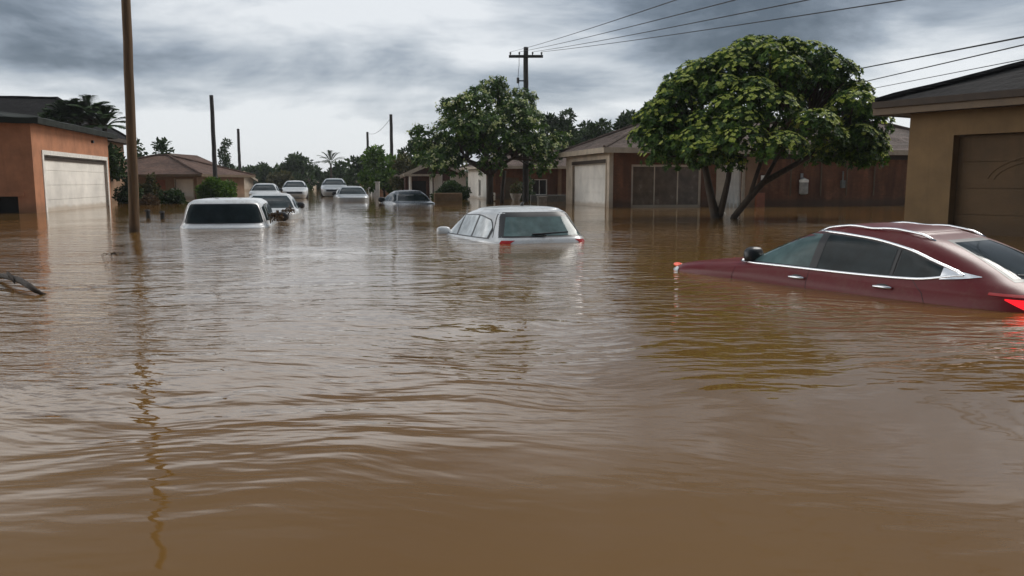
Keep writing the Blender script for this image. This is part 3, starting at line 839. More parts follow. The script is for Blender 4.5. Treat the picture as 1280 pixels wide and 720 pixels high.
palm(118, 121, 39, 2.6, 'dark feathery palm rising behind the orange garage building', 3, 4, 1.5)
bushy_tree(72, 128, 38.5, 34, 'leaf_dark', 'dark bush crown against the big dark roof, left of the palm', 48, base_z=3.6, per=1.8, ln=.25, n=12)
palm(415, 188, 100, 1.2, 'small far palm with drooping fronds above the far cars', 9, 1, 2.4, 'leaf_dark')

# right side, far
bushy_tree(480, 178, 66, 56, 'leaf_bright', 'bright green tree in front of the pole far down on the right', 51, base_z=1.6, per=1.8, ln=.35, n=26)
bushy_tree(520, 162, 74, 46, 'leaf_dark', 'dark tree just left of the white flowering tree', 52, base_z=2, per=1.8, ln=.4, n=22)
bushy_tree(508, 192, 60, 40, 'leaf_olive', 'olive tree above the small porch house roof', 56, base_z=1.8, per=1.8, ln=.3, n=20)
bushy_tree(447, 192, 90, 30, 'leaf_mid', 'mid green tree beside the furthest utility pole on the right', 57, base_z=1.4, per=1.8, ln=.45, n=18)
shrub(562, 227, 50, 48, 'leaf_mid', 'trimmed dark green hedge left of the white fronted brick house', 36, per=2.2, ln=.14, n=20, name='hedge', cat='hedge')
shrub(659, 220, 47, 22, 'leaf_mid', 'upright green shrub under the utility pole with crossarm', 37, per=2.2, ln=.18, n=12)
for i, (px, top, Y, w, lab) in enumerate((
    (700, 128, 74, 60, 'dark tree behind the brick houses, just right of the crossarm pole'),
    (742, 138, 72, 64, 'dark tree filling the gap above the cream garage roof'),
    (790, 137, 76, 60, 'dark tree showing left of the umbrella tree crown'),
    (1090, 150, 60, 40, 'dark tree hidden mostly behind the right side of the umbrella tree'))):
    bushy_tree(px, top, Y, w, 'leaf_dark', lab, 60+i, 'dark trees behind the right hand houses', 2.5, 2.2, .36, 36)
# far tree line at the end of the street
lab2 = {0: 'round topped dark green tree, tallest of the far tree line', 1: 'dark green tree in the far tree line behind the third pole'}
kinds = ('leaf_mid', 'leaf_dark', 'leaf_olive')
spec = [(372, 194, 118, 50, 'leaf_mid', 'round topped tree, broadest crown of the far tree line'),
        (335, 200, 122, 30, 'leaf_dark', 'dark far tree with uneven top left of the broad round one'),
        (316, 206, 120, 34, 'leaf_mid', 'far tree behind the third left pole'),
        (296, 210, 112, 30, 'leaf_dark', 'low dark far tree right of the narrow tall tree'),
        (262, 204, 108, 40, 'leaf_dark', 'dark far tree behind the second left pole'),
        (395, 208, 126, 36, 'leaf_dark', 'low dark far tree between the round one and the far palm'),
        (425, 200, 112, 34, 'leaf_dark', 'dark far tree next to the small far palm'),
        (350, 212, 104, 34, 'leaf_olive', 'low olive far tree in front of the round topped one'),
        (240, 208, 104, 30, 'leaf_dark', 'dark far tree behind the gabled house')]
for i, (px, top, Y, w, mt, lab) in enumerate(spec):
    bushy_tree(px, top, Y, w, mt, lab, 80+i, 'far tree line at the end of the street', .9, 2.0, .5, 26)
# distant wood closing the view
def wood():
    g = np.random.default_rng(99); gg = random.Random(99)
    cl = []
    for i in range(520):
        px = gg.uniform(-500, 1800); Y = gg.uniform(150, 175); c = P(px, 228, Y)
        cl.append((c.x, c.y, GZ+gg.uniform(.5, 3.2), gg.uniform(1.6, 2.8)))
    o = scatter_leaves(g, cl, 1.6, .9, 'leaf_mid', None, 'distant_wood')
    tag(o, 'distant low wood closing the end of the flooded street', 'wood', None, 'stuff')
wood()
# ------------------------------------------------------------------ poles and wires
def pole(px, py_base, Y, ztop, r, mat, label, name='utility_pole', group='utility poles along the street', lean=(0, 0), xarm=False):
    c = P(px, py_base, Y)
    t = thing(name, (c.x, c.y, GZ), 0, label, 'utility pole', group)
    b = MB(); n = 14; g = random.Random(int(px))
    b.tube([(lean[0]*k/n+g.uniform(-.012, .012), lean[1]*k/n, (ztop-GZ)*k/n) for k in range(n+1)], [r*(1.12-.3*k/n) for k in range(n+1)], 14)
    b.build('pole', mat, t, True, angle=50)
    return t, c
t, c = pole(167, 290, 17.0, 7.6, .098, 'pole', 'nearest brown wooden pole standing in the water, cut by the top of the picture', lean=(.2, 0))
t, c = pole(270, 240, 50, P(270, 119, 50).z, .14, 'pole_dark', 'second pole on the left, rising from the bright green bush')
t, c = pole(301, 240, 84, P(301, 161, 84).z, .16, 'pole_dark', 'third pole on the left, thin, above the far tree line')
t, c = pole(490.5, 240, 76, P(490, 143, 76).z, .17, 'pole_dark', 'dark bare pole rising left of the white flowering tree')
C490 = c
t, c = pole(461, 240, 118, P(461, 165, 118).z, .2, 'pole_dark', 'small far pole above the bright green tree on the right')
C461 = c
t, C1 = pole(657, 250, 43.5, P(657, 59, 43.5).z, .155, 'pole_dark', 'dark utility pole with a crossarm behind the white flowering tree', 'crossarm_pole')
zx = P(657, 71, 43.5).z-GZ
b = MB(); b.box(-.9, .9, -.2, -.08, zx-.07, zx+.07); b.build('crossarm', 'pole_dark', t, bevel=.01)
for x in (-.82, -.35, .35, .82):
    b = MB(); b.tube([(x, -.14, zx+.07), (x, -.14, zx+.13), (x, -.14, zx+.2), (x, -.14, zx+.23)], [.02, .045, .05, .02], 8); b.build('insulator', 'grey_box', t)
zk = P(657, 101, 43.5).z-GZ
b = MB(); b.box(-.42, -.1, -.04, .04, zk-.03, zk+.03); b.tube([(-.42, 0, zk-.13), (-.42, 0, zk+.16)], .075, 8); b.build('fuse_switch', 'plastic', t)
b = MB(); b.tube([(-.36, 0, zx-.02), (-.36, 0, zx-.4), (-.42, 0, zk+.15)], .014, 5); b.tube([(-.4, 0, zk-.1), (-.33, 0, zk-.5), (-.12, 0, zk-.8)], .014, 5); b.build('jumper_wire', 'cable', t)

def wire(a, b_, sag, r, label, group='overhead wires', n=40):
    a, b_ = Vector(a), Vector(b_); o = a.copy(); m = MB()
    pts = []
    for i in range(n+1):
        u = i/n; p = a.lerp(b_, u); p.z -= sag*4*u*(1-u); pts.append(p-o)
    m.tube(pts, r, 6); ob = m.build('overhead_wire', 'cable'); ob.location = o
    return tag(ob, label, 'wire', group)
T = lambda x, dz=.23: Vector((C1.x+x, C1.y-.14, GZ+zx+dz))
def through(a, px, py, L):
    """far end of a straight run from a that crosses the view ray of (px,py) half way to the next pole"""
    q_ = P(px, py, L); d = q_-a
    return a+d*1.6
wire(T(.82), through(T(.82), 1063, 2, 15), .12, .011, 'lowest of the overhead wires climbing right from the crossarm')
wire(T(.35), through(T(.35), 960, 2, 15), .12, .010, 'middle overhead wire climbing right from the crossarm')
wire(T(-.35), through(T(-.35), 880, 2, 15), .12, .009, 'upper overhead wire climbing right from the crossarm')
wire(T(-.82), through(T(-.82), 815, 2, 15), .12, .008, 'topmost faint overhead wire climbing right from the crossarm')
mx, my = xform(ST, BH, 6.6, 2.4)
MT = Vector((mx, my, GZ+6.5))
for k, (p1, p2, r, lab) in enumerate((((1120, 77), (1280, 46), .016, 'upper thick service cable at upper right, from behind the umbrella tree'),
                         ((1120, 93), (1280, 56), .012, 'second service cable at upper right, below the thick one'),
                         ((1130, 104), (1280, 74), .008, 'thin faint service cable, lowest of those at upper right'))):
    a = P(p1[0]-150, p1[1]+150*(p1[1]-p2[1])/160, 36.0); e = P(p2[0], p2[1], 14)
    d = e-a; wire(a, a+d*1.5, .0, r, lab, 'service cables at upper right')
w0 = P(1262, 95, 19); w1 = P(1300, 66, 17)
wire(w0-(w1-w0)*.2, w1+(w1-w0)*3, 0, .012, 'short wire rising from the charcoal roof at the right edge', 'service cables at upper right')
wire(P(490, 145, 76), P(461, 167, 118), .6, .02, 'far wire between the two small poles on the right')

# small posts in the water
for k, (px, y0, y1, lab) in enumerate(((185, 262, 273, 'short dark post sticking out of the water right of the nearest pole'), (203, 264, 274, 'short dark post with knob, nearer the white van'))):
    c = G(px, y1); b = MB(); h = P(px, y0, c.y).z
    b.tube([(0, 0, -.95), (.01, 0, h-.06), (0, 0, h-.05), (.0, 0, h)], [.07, .06, .085, .06], 10)
    o = b.build('post', 'pole_dark'); o.location = (c.x, c.y, 0); tag(o, lab, 'post')

# ------------------------------------------------------------------ small things in front of the houses
def stand(name, px, Y, rz, mb, mat, label, cat, z=GZ, **kw):
    c = P(px, 240, Y); o = mb.build(name, mat, None, **kw); o.location = (c.x, c.y, z); o.rotation_euler = (0, 0, rz); return tag(o, label, cat)
b = MB(); b.box(-.8, .8, -.12, .12, 0, 1.4); stand('garden_wall', 560, 46, ST, b, 'earth', 'low tan garden wall in front of the hedge', 'garden wall', bevel=.03)
# letter box
c = P(613.5, 240, 45); t = thing('letter_box', (c.x, c.y, GZ), ST, 'white letter box on a post beside the white front wall', 'letter box')
b = MB(); b.box(-.05, .05, -.05, .05, 0, 1.0); b.build('post', 'white_trim', t)
b = MB(); b.box(-.16, .22, -.16, .16, 1.0, 1.42); b.build('box', 'white_trim', t, bevel=.03)
b = MB(); b.box(-.1, .16, -.168, -.161, 1.25, 1.29); b.build('slot', 'dark', t)
b = MB()
b.box(-1.2, 1.2, -.1, .1, 0, 1.32)
stand('garden_wall', 690, 44, ST, b, 'grey_box', 'grey green low wall left of the cream garage', 'garden wall', bevel=.02)
b = MB(); b.box(-.22, .22, -.2, .2, 0, 1.2); b.box(-.25, .25, -.23, .23, 1.2, 1.26)
stand('meter_cabinet', 677.5, 43.2, ST, b, 'stone', 'pale square cabinet in front of the grey green low wall', 'cabinet', bevel=.01)
# stone urn planter
c = P(645, 240, 46.5); t = thing('planter', (c.x, c.y, GZ), 0, 'pale stone planter with dry plant between the porch post and the green shrub', 'planter')
b = MB(); b.tube([(0, 0, 0), (0, 0, .7), (0, 0, .95), (0, 0, 1.3), (0, 0, 1.36)], [.2, .14, .2, .34, .36], 14); b.build('urn', 'stone', t, True, angle=50)
g = np.random.default_rng(4); scatter_leaves(g, [(0, 0, 1.55, .3), (.1, 0, 1.8, .22), (-.15, 0, 1.7, .2)], 1.2, .14, 'leaf_olive', t, 'plant')
# small street posts far
for k, (px, top, Y, lab) in enumerate(((472, 227, 62, 'white gate post at the far right kerb, left of the red house'), (462, 223, 70, 'tall white gate post beyond the pale grey sedan'), )):
    c = P(px, 240, Y); h = P(px, top, Y).z-GZ
    b = MB(); b.box(-.14, .14, -.14, .14, 0, h-.08); b.box(-.18, .18, -.18, .18, h-.08, h); o = b.build('gate_post', 'white_trim'); o.location = (c.x, c.y, GZ); tag(o, lab, 'gate post')
# white rock at the foot of the big tree
c = P(899, 263, 24.6); b = MB(); b.ellipsoid((0, 0, 0), (.2, .16, .12), 14, 9, .8); o = b.build('fuse_box', 'white_trim', None, True); o.location = (c.x, c.y, .07); tag(o, 'small white object afloat between the stems of the umbrella tree', 'float')
o.name = 'plastic_float'

# ------------------------------------------------------------------ cars
def pchip(keys):
    xs = [k[0] for k in keys]; ys = [k[1] for k in keys]; n = len(xs)
    d = [(ys[i+1]-ys[i])/(xs[i+1]-xs[i]) for i in range(n-1)]
    m = [d[0]]+[0 if d[i-1]*d[i] <= 0 else 2*d[i-1]*d[i]/(d[i-1]+d[i]) for i in range(1, n-1)]+[d[-1]]
    def f(x):
        if x <= xs[0]: return ys[0]
        if x >= xs[-1]: return ys[-1]
        i = 0
        while x > xs[i+1]: i += 1
        h = xs[i+1]-xs[i]; t = (x-xs[i])/h
        return (2*t**3-3*t*t+1)*ys[i]+(t**3-2*t*t+t)*h*m[i]+(-2*t**3+3*t*t)*ys[i+1]+(t**3-t*t)*h*m[i+1]
    return f
class Shell:
    """car body as stacked plan outlines: front xf(z), rear xr(z), half width w(z)"""
    def __init__(s, xf, xr, w, zt, zc, nf=4.0):
        s.xf, s.xr, s.w = pchip(xf), pchip(xr), pchip(w); s.zt, s.zc, s.n = zt, zc, nf; s.z0 = xf[0][0]
    def ab(s, z):
        a, b = s.xf(z), s.xr(z); return (a+b)/2, (a-b)/2, s.w(z)
    def side(s, x, z):
        c, a, b = s.ab(z); t = min(1, abs((x-c)/a)); return b*(1-t**s.n)**(1/s.n)
    def front(s, y, z):
        c, a, b = s.ab(z); t = min(.999, abs(y)/b); return c+a*(1-t**s.n)**(1/s.n)
    def rear(s, y, z):
        c, a, b = s.ab(z); t = min(.999, abs(y)/b); return c-a*(1-t**s.n)**(1/s.n)
    def roofz(s, x, y):
        # crown height inside top outline
        c, a, b = s.ab(s.zt); q_ = (abs((x-c)/a)**s.n+abs(y/b)**s.n)**(1/s.n)
        return s.zt+(s.zc-s.zt)*math.sqrt(max(0, 1-min(1, q_)**2))
    def topz(s, x, y):
        inside = lambda z: (lambda c, a, b: (abs((x-c)/a)**s.n+abs(y/b)**s.n) <= 1)(*s.ab(z))
        if inside(s.zt): return s.roofz(x, y)
        lo, hi = .5, s.zt
        for _ in range(30):
            md = (lo+hi)/2
            if inside(md): lo = md
            else: hi = md
        return lo
    def mesh(s, nz=70, na=96):
        mb = MB(); vs = []; zs = [s.z0+(s.zt-s.z0)*k/nz for k in range(nz+1)]
        def ring(z, sc, zz):
            c, a, b = s.ab(z)
            for k in range(na):
                t = 2*math.pi*k/na; ct, st = math.cos(t), math.sin(t)
                e = 2/s.n
                vs.append((c+a*sc*math.copysign(abs(ct)**e, ct), b*sc*math.copysign(abs(st)**e, st), zz))
        for z in zs: ring(z, 1, z)
        nc = 14
        for k in range(1, nc): ring(s.zt, math.cos(math.pi/2*k/nc), s.zt+(s.zc-s.zt)*math.sin(math.pi/2*k/nc))
        rows = nz+nc
        fs = [(j*na+k, j*na+(k+1) % na, (j+1)*na+(k+1) % na, (j+1)*na+k) for j in range(rows-1) for k in range(na)]
        c, a, b = s.ab(s.zt); vs.append((c, 0, s.zc)); t = len(vs)-1
        fs += [((rows-1)*na+k, (rows-1)*na+(k+1) % na, t) for k in range(na)]
        fs.append(tuple(range(na))[::-1])
        return mb.add(vs, fs)
    def side_patch(s, x0, x1, zb, zt, sg, off=.006, nx=30, nz=8):
        vs = []
        for i in range(nx+1):
            x = x0+(x1-x0)*i/nx; a, b = zb(x), zt(x)
            for j in range(nz+1):
                z = a+(b-a)*j/nz; vs.append((x, sg*(s.side(x, z)+off), z))
        return MB().add(vs, [(i*(nz+1)+j, (i+1)*(nz+1)+j, (i+1)*(nz+1)+j+1, i*(nz+1)+j+1) for i in range(nx) for j in range(nz)])
    def end_patch(s, z0, z1, hw, rear=True, off=.006, ny=24, nz=12, arc=0.0):
        vs = []
        for j in range(nz+1):
            for i in range(ny+1):
                u = 2*i/ny-1; zz0 = z0+(z1-z0)*j/nz; z = zz0-arc*u*u*(j/nz)
                y = hw(zz0)*u
                x = s.rear(y, z)-off if rear else s.front(y, z)+off
                vs.append((x, y, z))
        return MB().add(vs, [(j*(ny+1)+i, j*(ny+1)+i+1, (j+1)*(ny+1)+i+1, (j+1)*(ny+1)+i) for j in range(nz) for i in range(ny)])
    def ring_pts(s, x0, x1, zb, zt, sg, off=.008, n=40):
        p = [(x0+(x1-x0)*i/n, zb(x0+(x1-x0)*i/n)) for i in range(n+1)]+[(x1+(x0-x1)*i/n, zt(x1+(x0-x1)*i/n)) for i in range(1, n)]
        p.append(p[0])
        return [(x, sg*(s.side(x, z)+off), z) for x, z in p]
def wheels(t, xs, w, r=.33):
    for x in xs:
        for sg in (-1, 1):
            b = MB(); b.tube([(x, sg*(w-.22), r), (x, sg*(w-.2), r), (x, sg*(w-.03), r), (x, sg*w, r)], [r*.9, r, r, r*.88], 24); o = b.build('wheel', 'rubber', t)
            b = MB(); b.tube([(x, sg*(w-.05), r), (x, sg*(w+.005), r)], r*.62, 18); b.build('rim', 'metal', o)
def mirror(t, x, y, z, mat, sg=1, sz=1.0):
    b = MB(); b.ellipsoid((x, sg*(y+.12), z), (.07*sz, .12*sz, .085*sz), 16, 10, .75); b.tube([(x+.02, sg*(y-.04), z-.06), (x+.01, sg*(y+.08), z-.05)], .025, 6)
    return b.build('mirror', mat, t, True)
lin = lambda x0, z0, x1, z1: (lambda x: z0+(z1-z0)*(x-x0)/(x1-x0))

def place_car(name, label, cat, xy, head, zg, nose=0, roll=0, group='cars stranded in the flood'):
    """head: direction of the nose, angle from +y towards +x; nose>0 is nose down"""
    t = thing(name, (xy[0], xy[1], zg), 0, label, cat, group)
    m = Matrix.Rotation(math.pi/2-head, 4, 'Z') @ Matrix.Rotation(nose, 4, 'Y') @ Matrix.Rotation(roll, 4, 'X')
    t.rotation_euler = m.to_euler()
    return t

# --- maroon car
def red_car():
    t = place_car('fastback_car', 'maroon fastback car with chrome window surround, nose down in the water at the right', 'car', (3.60, 8.446), R(-33.8), -.69, R(-1.6), R(-.2))
    t.scale = (.838, .843, .875)
    s = Shell([(.25, 2.35), (.5, 2.52), (.72, 2.52), (.8, 2.38), (.88, 2.0), (.95, 1.45), (1.0, 1.12), (1.1, .92), (1.3, .50), (1.42, .18), (1.48, -.05)],
              [(.25, -2.3), (.5, -2.5), (.85, -2.55), (.98, -2.5), (1.04, -2.38), (1.12, -2.16), (1.2, -1.98), (1.3, -1.74), (1.42, -1.38), (1.48, -1.1)],
              [(.25, .84), (.5, .95), (.8, .97), (.95, .93), (1.0, .90), (1.04, .875), (1.2, .79), (1.38, .68), (1.48, .56)], 1.48, 1.535, 5.2)
    s.mesh().build('body', 'red_paint', t, True)
    zb = pchip([(-1.72, 1.14), (-1.3, 1.06), (-.6, 1.03), (.4, 1.01), (1.16, .985)])
    zt = pchip([(-1.72, 1.141), (-1.45, 1.22), (-1.1, 1.32), (-.6, 1.39), (0.0, 1.415), (.42, 1.36), (.85, 1.19), (1.16, .987)])
    for sg in (1, -1):
        s.side_patch(-1.72, 1.14, zb, zt, sg, .004, 60, 10).build('window_seal', 'plastic', t, True)
        # front door glass, rear door glass, quarter glass
        e = .012
        f_ = lambda h, d: (lambda x: h(x)+d)
        def clampf(a, b): return lambda x: max(a(x)+e, min(b(x)-e, 9))
        for (xa, xb, mt) in ((.0, 1.1, 'car_glass_green'), (-1.0, -.1, 'car_glass'), (-1.62, -1.06, 'car_glass')):
            wdo = s.side_patch(xa, xb, f_(zb, .012), lambda x: max(zb(x)+.013, zt(x)-.012), sg, .009, 30, 8).build('side_window', mt, t, True)
        ring = s.ring_pts(-1.76, 1.18, lambda x: zb(x)-.012, lambda x: zt(x)+.012, sg, .004)
        MB().tube(ring, .018, 6, False).build('chrome_surround', 'chrome', t, True)
        s.side_patch(-1.92, -1.55, pchip([(-1.92, 1.13), (-1.72, 1.095), (-1.55, 1.075)]), pchip([(-1.92, 1.135), (-1.72, 1.165), (-1.55, 1.19)]), sg, .0125, 10, 6).build('chrome_corner', 'chrome', t, True)
        # pillar bar
        for x in (-.05, -1.03):
            wd = .05 if x > -.5 else .015
            s.side_patch(x-wd, x+wd, lambda q_: zb(q_)+.01, lambda q_: zt(q_)-.01, sg, .013, 2, 6).build('pillar_trim', 'plastic', t, True)
        # handles
        for x, z in ((.12, .90), (-.98, .93)):
            b = MB(); y = s.side(x, z)
            b.tube([(x-.12, sg*(y+.0), z+.0), (x-.10, sg*(y+.035), z+.003), (x+.08, sg*(y+.04), z+.0), (x+.12, sg*(y+.0), z-.003)], [.012, .015, .015, .012], 8)
            h = b.build('door_handle', 'chrome', t, True)
            b = MB(); b.ellipsoid((x, sg*(y+.0), z+.0), (.085, .012, .032), 14, 8); b.build('handle_recess', 'plastic', h, True)
        # door seams
        for xs in ([(1.08, .95), (1.12, .7), (1.1, .4)], [(-.02, 1.0), (-.02, .7), (-.05, .4)], [(-1.28, 1.03), (-1.42, .92), (-1.5, .75), (-1.3, .45)]):
            b = MB(); pts = []
            for i in range(len(xs)-1):
                for k in range(6):
                    u = k/5; x = xs[i][0]*(1-u)+xs[i+1][0]*u; z = xs[i][1]*(1-u)+xs[i+1][1]*u; pts.append((x, sg*(s.side(x, z)+.0005), z))
            b.tube(pts, .0035, 4, False); b.build('door_seam', 'rubber', t)
        # shoulder crease
        mirror(t, .98, s.side(.98, 1.04), 1.06, 'plastic', sg, 1.25)
        # roof rail
        pts = []
        for i in range(21):
            u = i/20; x = .15-1.45*u; y = .565-.04*abs(2*u-1)
            pts.append((x, sg*y, s.topz(x, y)+(.035*min(1, math.sin(math.pi*u)*3.5)-.008)))
        MB().tube(pts, .014, 8).build('roof_rail', 'chrome', t, True)
        # tail lamp wrapped round the corner
        zb2 = pchip([(-2.52, .80), (-2.4, .86), (-2.2, .955)]); zt2 = lambda x: .965
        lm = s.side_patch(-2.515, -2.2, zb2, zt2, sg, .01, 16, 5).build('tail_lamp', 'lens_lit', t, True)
        s.side_patch(-2.515, -2.05, lambda x: .985, lambda x: 1.01, sg, .008, 16, 2).build('lamp_trim', 'lens_red', t, True)
        # head lamp
        s.side_patch(2.18, 2.5, lambda x: .68, lambda x: .78, sg, .01, 16, 4).build('head_lamp', 'lens_clear', t, True)
        b = MB(); b.ellipsoid((2.41, sg*(s.side(2.41, .76)-.03), .782), (.09, .035, .03), 14, 8); b.build('side_marker', 'lens_orange', t, True)
    hw = lambda z: .62+(1.42-z)*.35
    s.end_patch(1.10, 1.43, lambda z: s.w(z)-.25, True, .005, 24, 16).build('rear_window_seal', 'plastic', t, True)
    s.end_patch(1.12, 1.41, lambda z: s.w(z)-.28, True, .009, 24, 16).build('rear_window', 'car_glass', t, True)
    s.end_patch(1.02, 1.40, lambda z: s.w(z)-.12, False, .006, 24, 16).build('windshield', 'car_glass', t, True)
    # rear wiper
    b = MB(); b.tube([(s.rear(.1, 1.12)-.03, .05, 1.12), (s.rear(.3, 1.16)-.03, .4, 1.15)], .008, 5); b.build('rear_wiper', 'plastic', t)
    wheels(t, (1.5, -1.5), .93, .36)
red_car()

def hatch(name, label, xy, head, zg, paint, nose=0, scale=1.0, glass='car_glass_green', roll=0, cat='car', detail=True):
    """estate / van like car seen from behind with upright rear window"""
    t = place_car(name, label, cat, xy, head, zg, nose, roll); t.scale = (scale*1.03, scale*1.05, scale*1.045)
    s = Shell([(.25, 2.05), (.5, 2.15), (.72, 2.1), (.82, 1.75), (.9, 1.25), (.95, 1.0), (1.1, .7), (1.3, .25), (1.4, -.05), (1.44, -.25)],
              [(.25, -2.0), (.5, -2.15), (.8, -2.17), (.98, -2.12), (1.1, -2.0), (1.3, -1.80), (1.4, -1.70), (1.44, -1.60)],
              [(.25, .80), (.5, .87), (.8, .89), (.95, .86), (1.0, .83), (1.2, .74), (1.38, .65), (1.44, .56)], 1.44, 1.50, 5.0)
    s.mesh().build('body', paint, t, True)
    s.end_patch(1.02, 1.405, lambda z: s.w(z)-.06, True, .005).build('rear_window_surround', 'plastic', t, True)
    rw = s.end_patch(1.045, 1.33, lambda z: s.w(z)-.17, True, .011).build('rear_window', glass, t, True)
    b = MB(); b.tube([(s.rear(0, 1.05)-.035, -.02, 1.05), (s.rear(.2, 1.07)-.035, .2, 1.07), (s.rear(.45, 1.1)-.03, -.42, 1.09)], .012, 5); b.build('wiper', 'plastic', rw)
    zb = lambda x: .995; zt = pchip([(-1.75, 1.1), (-1.5, 1.3), (-.8, 1.365), (.0, 1.34), (.45, 1.2), (.85, 1.0)])
    for sg in (1, -1):
        s.side_patch(-1.72, .85, zb, zt, sg, .004, 40, 8).build('window_seal', 'plastic', t, True)
        for xa, xb in ((-1.66, -1.02), (-.94, -.22), (-.14, .76)):
            s.side_patch(xa, xb, lambda x: 1.012, lambda x: max(1.014, zt(x)-.018), sg, .009, 20, 6).build('side_window', 'car_glass_pale' if detail else 'car_glass', t, True)
        s.side_patch(-2.1, -2.0, lambda x: .87, lambda x: .98, sg, .012, 8, 6).build('tail_lamp', 'lens_red', t, True)
        mirror(t, .72, s.side(.72, 1.0), 1.02, paint if detail else 'plastic', sg, 1.1)
    s.end_patch(1.0, 1.38, lambda z: s.w(z)-.1, False, .006).build('windshield', 'car_glass', t, True)
    s.end_patch(.93, .965, lambda z: .3, True, .012).build('tailgate_bar', paint, t, True)
    b = MB(); b.tube([(-1.1, 0, 1.49), (-1.12, 0, 1.53), (-1.2, 0, 1.56)], [.035, .025, .01], 8); b.build('antenna', 'plastic', t)
    wheels(t, (1.35, -1.3), .86, .32)
    return t, s

# white estate car, mid right
rc = P(677, 303, 14.1)
head = R(-21)
hatch('estate_car', 'pale estate car sunk to its rear window, with red tail lamps, in mid picture', (rc.x+math.sin(head)*2.15, rc.y+math.cos(head)*2.15), head, -1.09, 'white_paint', R(1.0), 1.08)

# white van-like car, left
def van():
    rc = P(279, 285, 18.3); head = R(-13)
    t = place_car('white_van', 'white boxy van from behind with wide dark rear window, nearest car on the left', 'van', (rc.x+math.sin(head)*2.1, rc.y+math.cos(head)*2.1), head, -.84); t.scale = (1, 1.12, 1)
    s = Shell([(.25, 2.1), (.5, 2.2), (.8, 2.15), (.95, 1.6), (1.0, 1.35), (1.2, 1.0), (1.42, .65), (1.47, .5)],
              [(.25, -2.0), (.5, -2.12), (.84, -2.14), (.93, -2.05), (1.1, -1.99), (1.4, -1.88), (1.47, -1.8)],
              [(.25, .82), (.5, .91), (.85, .93), (.95, .885), (1.2, .82), (1.4, .745), (1.47, .66)], 1.47, 1.52, 6.0)
    s.mesh().build('body', 'white_paint', t, True)
    s.end_patch(.955, 1.40, lambda z: s.w(z)-.07, True, .005).build('rear_window_seal', 'plastic', t, True)
    s.end_patch(.975, 1.38, lambda z: s.w(z)-.1, True, .01).build('rear_window', 'car_glass', t, True)
    zb = lambda x: 1.0; zt = pchip([(-1.75, 1.3), (-1.3, 1.38), (.4, 1.38), (.9, 1.2), (1.2, 1.02)])
    for sg in (1, -1):
        for xa, xb in ((-1.7, -.7), (-.62, .2), (.28, 1.15)):
            s.side_patch(xa, xb, zb, zt, sg, .006, 16, 6).build('side_window', 'car_glass', t, True)
        mirror(t, 1.0, s.side(1.0, 1.0)+.05, .98, 'plastic', sg, 1.5)
        s.side_patch(-2.1, -1.98, lambda x: .7, lambda x: .83, sg, .012, 8, 6).build('tail_lamp', 'lens_red', t, True)
    s.end_patch(1.05, 1.42, lambda z: s.w(z)-.1, False, .006).build('windshield', 'car_glass', t, True)
    wheels(t, (1.35, -1.3), .88, .33)
van()

def sedan(label, px, py, Y, head, roof_px_y, paint, wm=1.0, glass='car_glass', mir=True, toward=False, name='sedan'):
    c = P(px, 228, Y); zr = P(px, roof_px_y, Y).z
    zg = zr-1.42*wm
    hd = head+(math.pi if toward else 0)
    t = place_car(name, label, 'car', (c.x, c.y+1.5), hd, zg); t.scale = (wm,)*3
    s = Shell([(.25, 2.1), (.5, 2.2), (.7, 2.15), (.8, 1.8), (.88, 1.3), (.93, 1.05), (1.1, .7), (1.28, .25), (1.36, -.1)],
              [(.25, -2.1), (.5, -2.2), (.8, -2.22), (.9, -2.1), (.95, -1.75), (1.0, -1.6), (1.15, -1.35), (1.28, -1.05), (1.36, -.8)],
              [(.25, .8), (.5, .87), (.8, .88), (.9, .85), (1.0, .8), (1.2, .7), (1.36, .56)], 1.36, 1.42, 4.6)
    s.mesh(50, 64).build('body', paint, t, True)
    s.end_patch(.99, 1.34, lambda z: s.w(z)-.1, True, .006).build('rear_window', glass, t, True)
    s.end_patch(.97, 1.33, lambda z: s.w(z)-.1, False, .006).build('windshield', glass, t, True)
    zb = lambda x: .96; zt = pchip([(-1.35, 1.0), (-1.0, 1.22), (-.4, 1.3), (.2, 1.2), (.85, .97)])
    for sg in (1, -1):
        for xa, xb in ((-1.3, -.42), (-.34, .82)):
            s.side_patch(xa, xb, zb, zt, sg, .006, 16, 6).build('side_window', glass, t, True)
        if mir: mirror(t, .72, s.side(.72, 1.0), 1.0, 'plastic', sg, 1.3)
        s.side_patch(-2.18, -2.0, lambda x: .4, lambda x: .5, sg, .01, 6, 4).build('tail_lamp', 'lens_red', t, True)
        s.side_patch(2.0, 2.16, lambda x: .6, lambda x: .7, sg, .01, 6, 4).build('head_lamp', 'lens_clear', t, True)
    s.end_patch(.55, .66, lambda z: .5, False, .01).build('grille', 'plastic', t, True)
    wheels(t, (1.35, -1.3), .85, .32)
    return t
sedan('white sedan half hidden behind the white van, with dark mirror out over the water', 320, 0, 23.5, R(-13), 241.5, 'white_paint')
sedan('low white car with only roof and window showing, third in the left row', 322, 0, 47, R(-13), 229, 'white_paint')
sedan('far white car facing the camera at the end of the left row', 361, 0, 54, R(-14), 225.5, 'white_paint', 1.0, 'car_glass', False, True)
sedan('furthest pale grey car, tallest roof of the far right row', 412, 0, 60, R(-12), 222.5, 'grey_paint', 1.12, 'car_glass', False, True)
sedan('pale grey sedan low in the water in front of the furthest car', 431, 0, 46, R(-16), 232.5, 'grey_paint', 1.08, 'car_glass', True)
sedan('dark silver sedan, low roof and large dark windows, nearest of the far right row', 500, 0, 40, R(-24), 237.8, 'silver_paint', 1.2, 'car_glass', True)

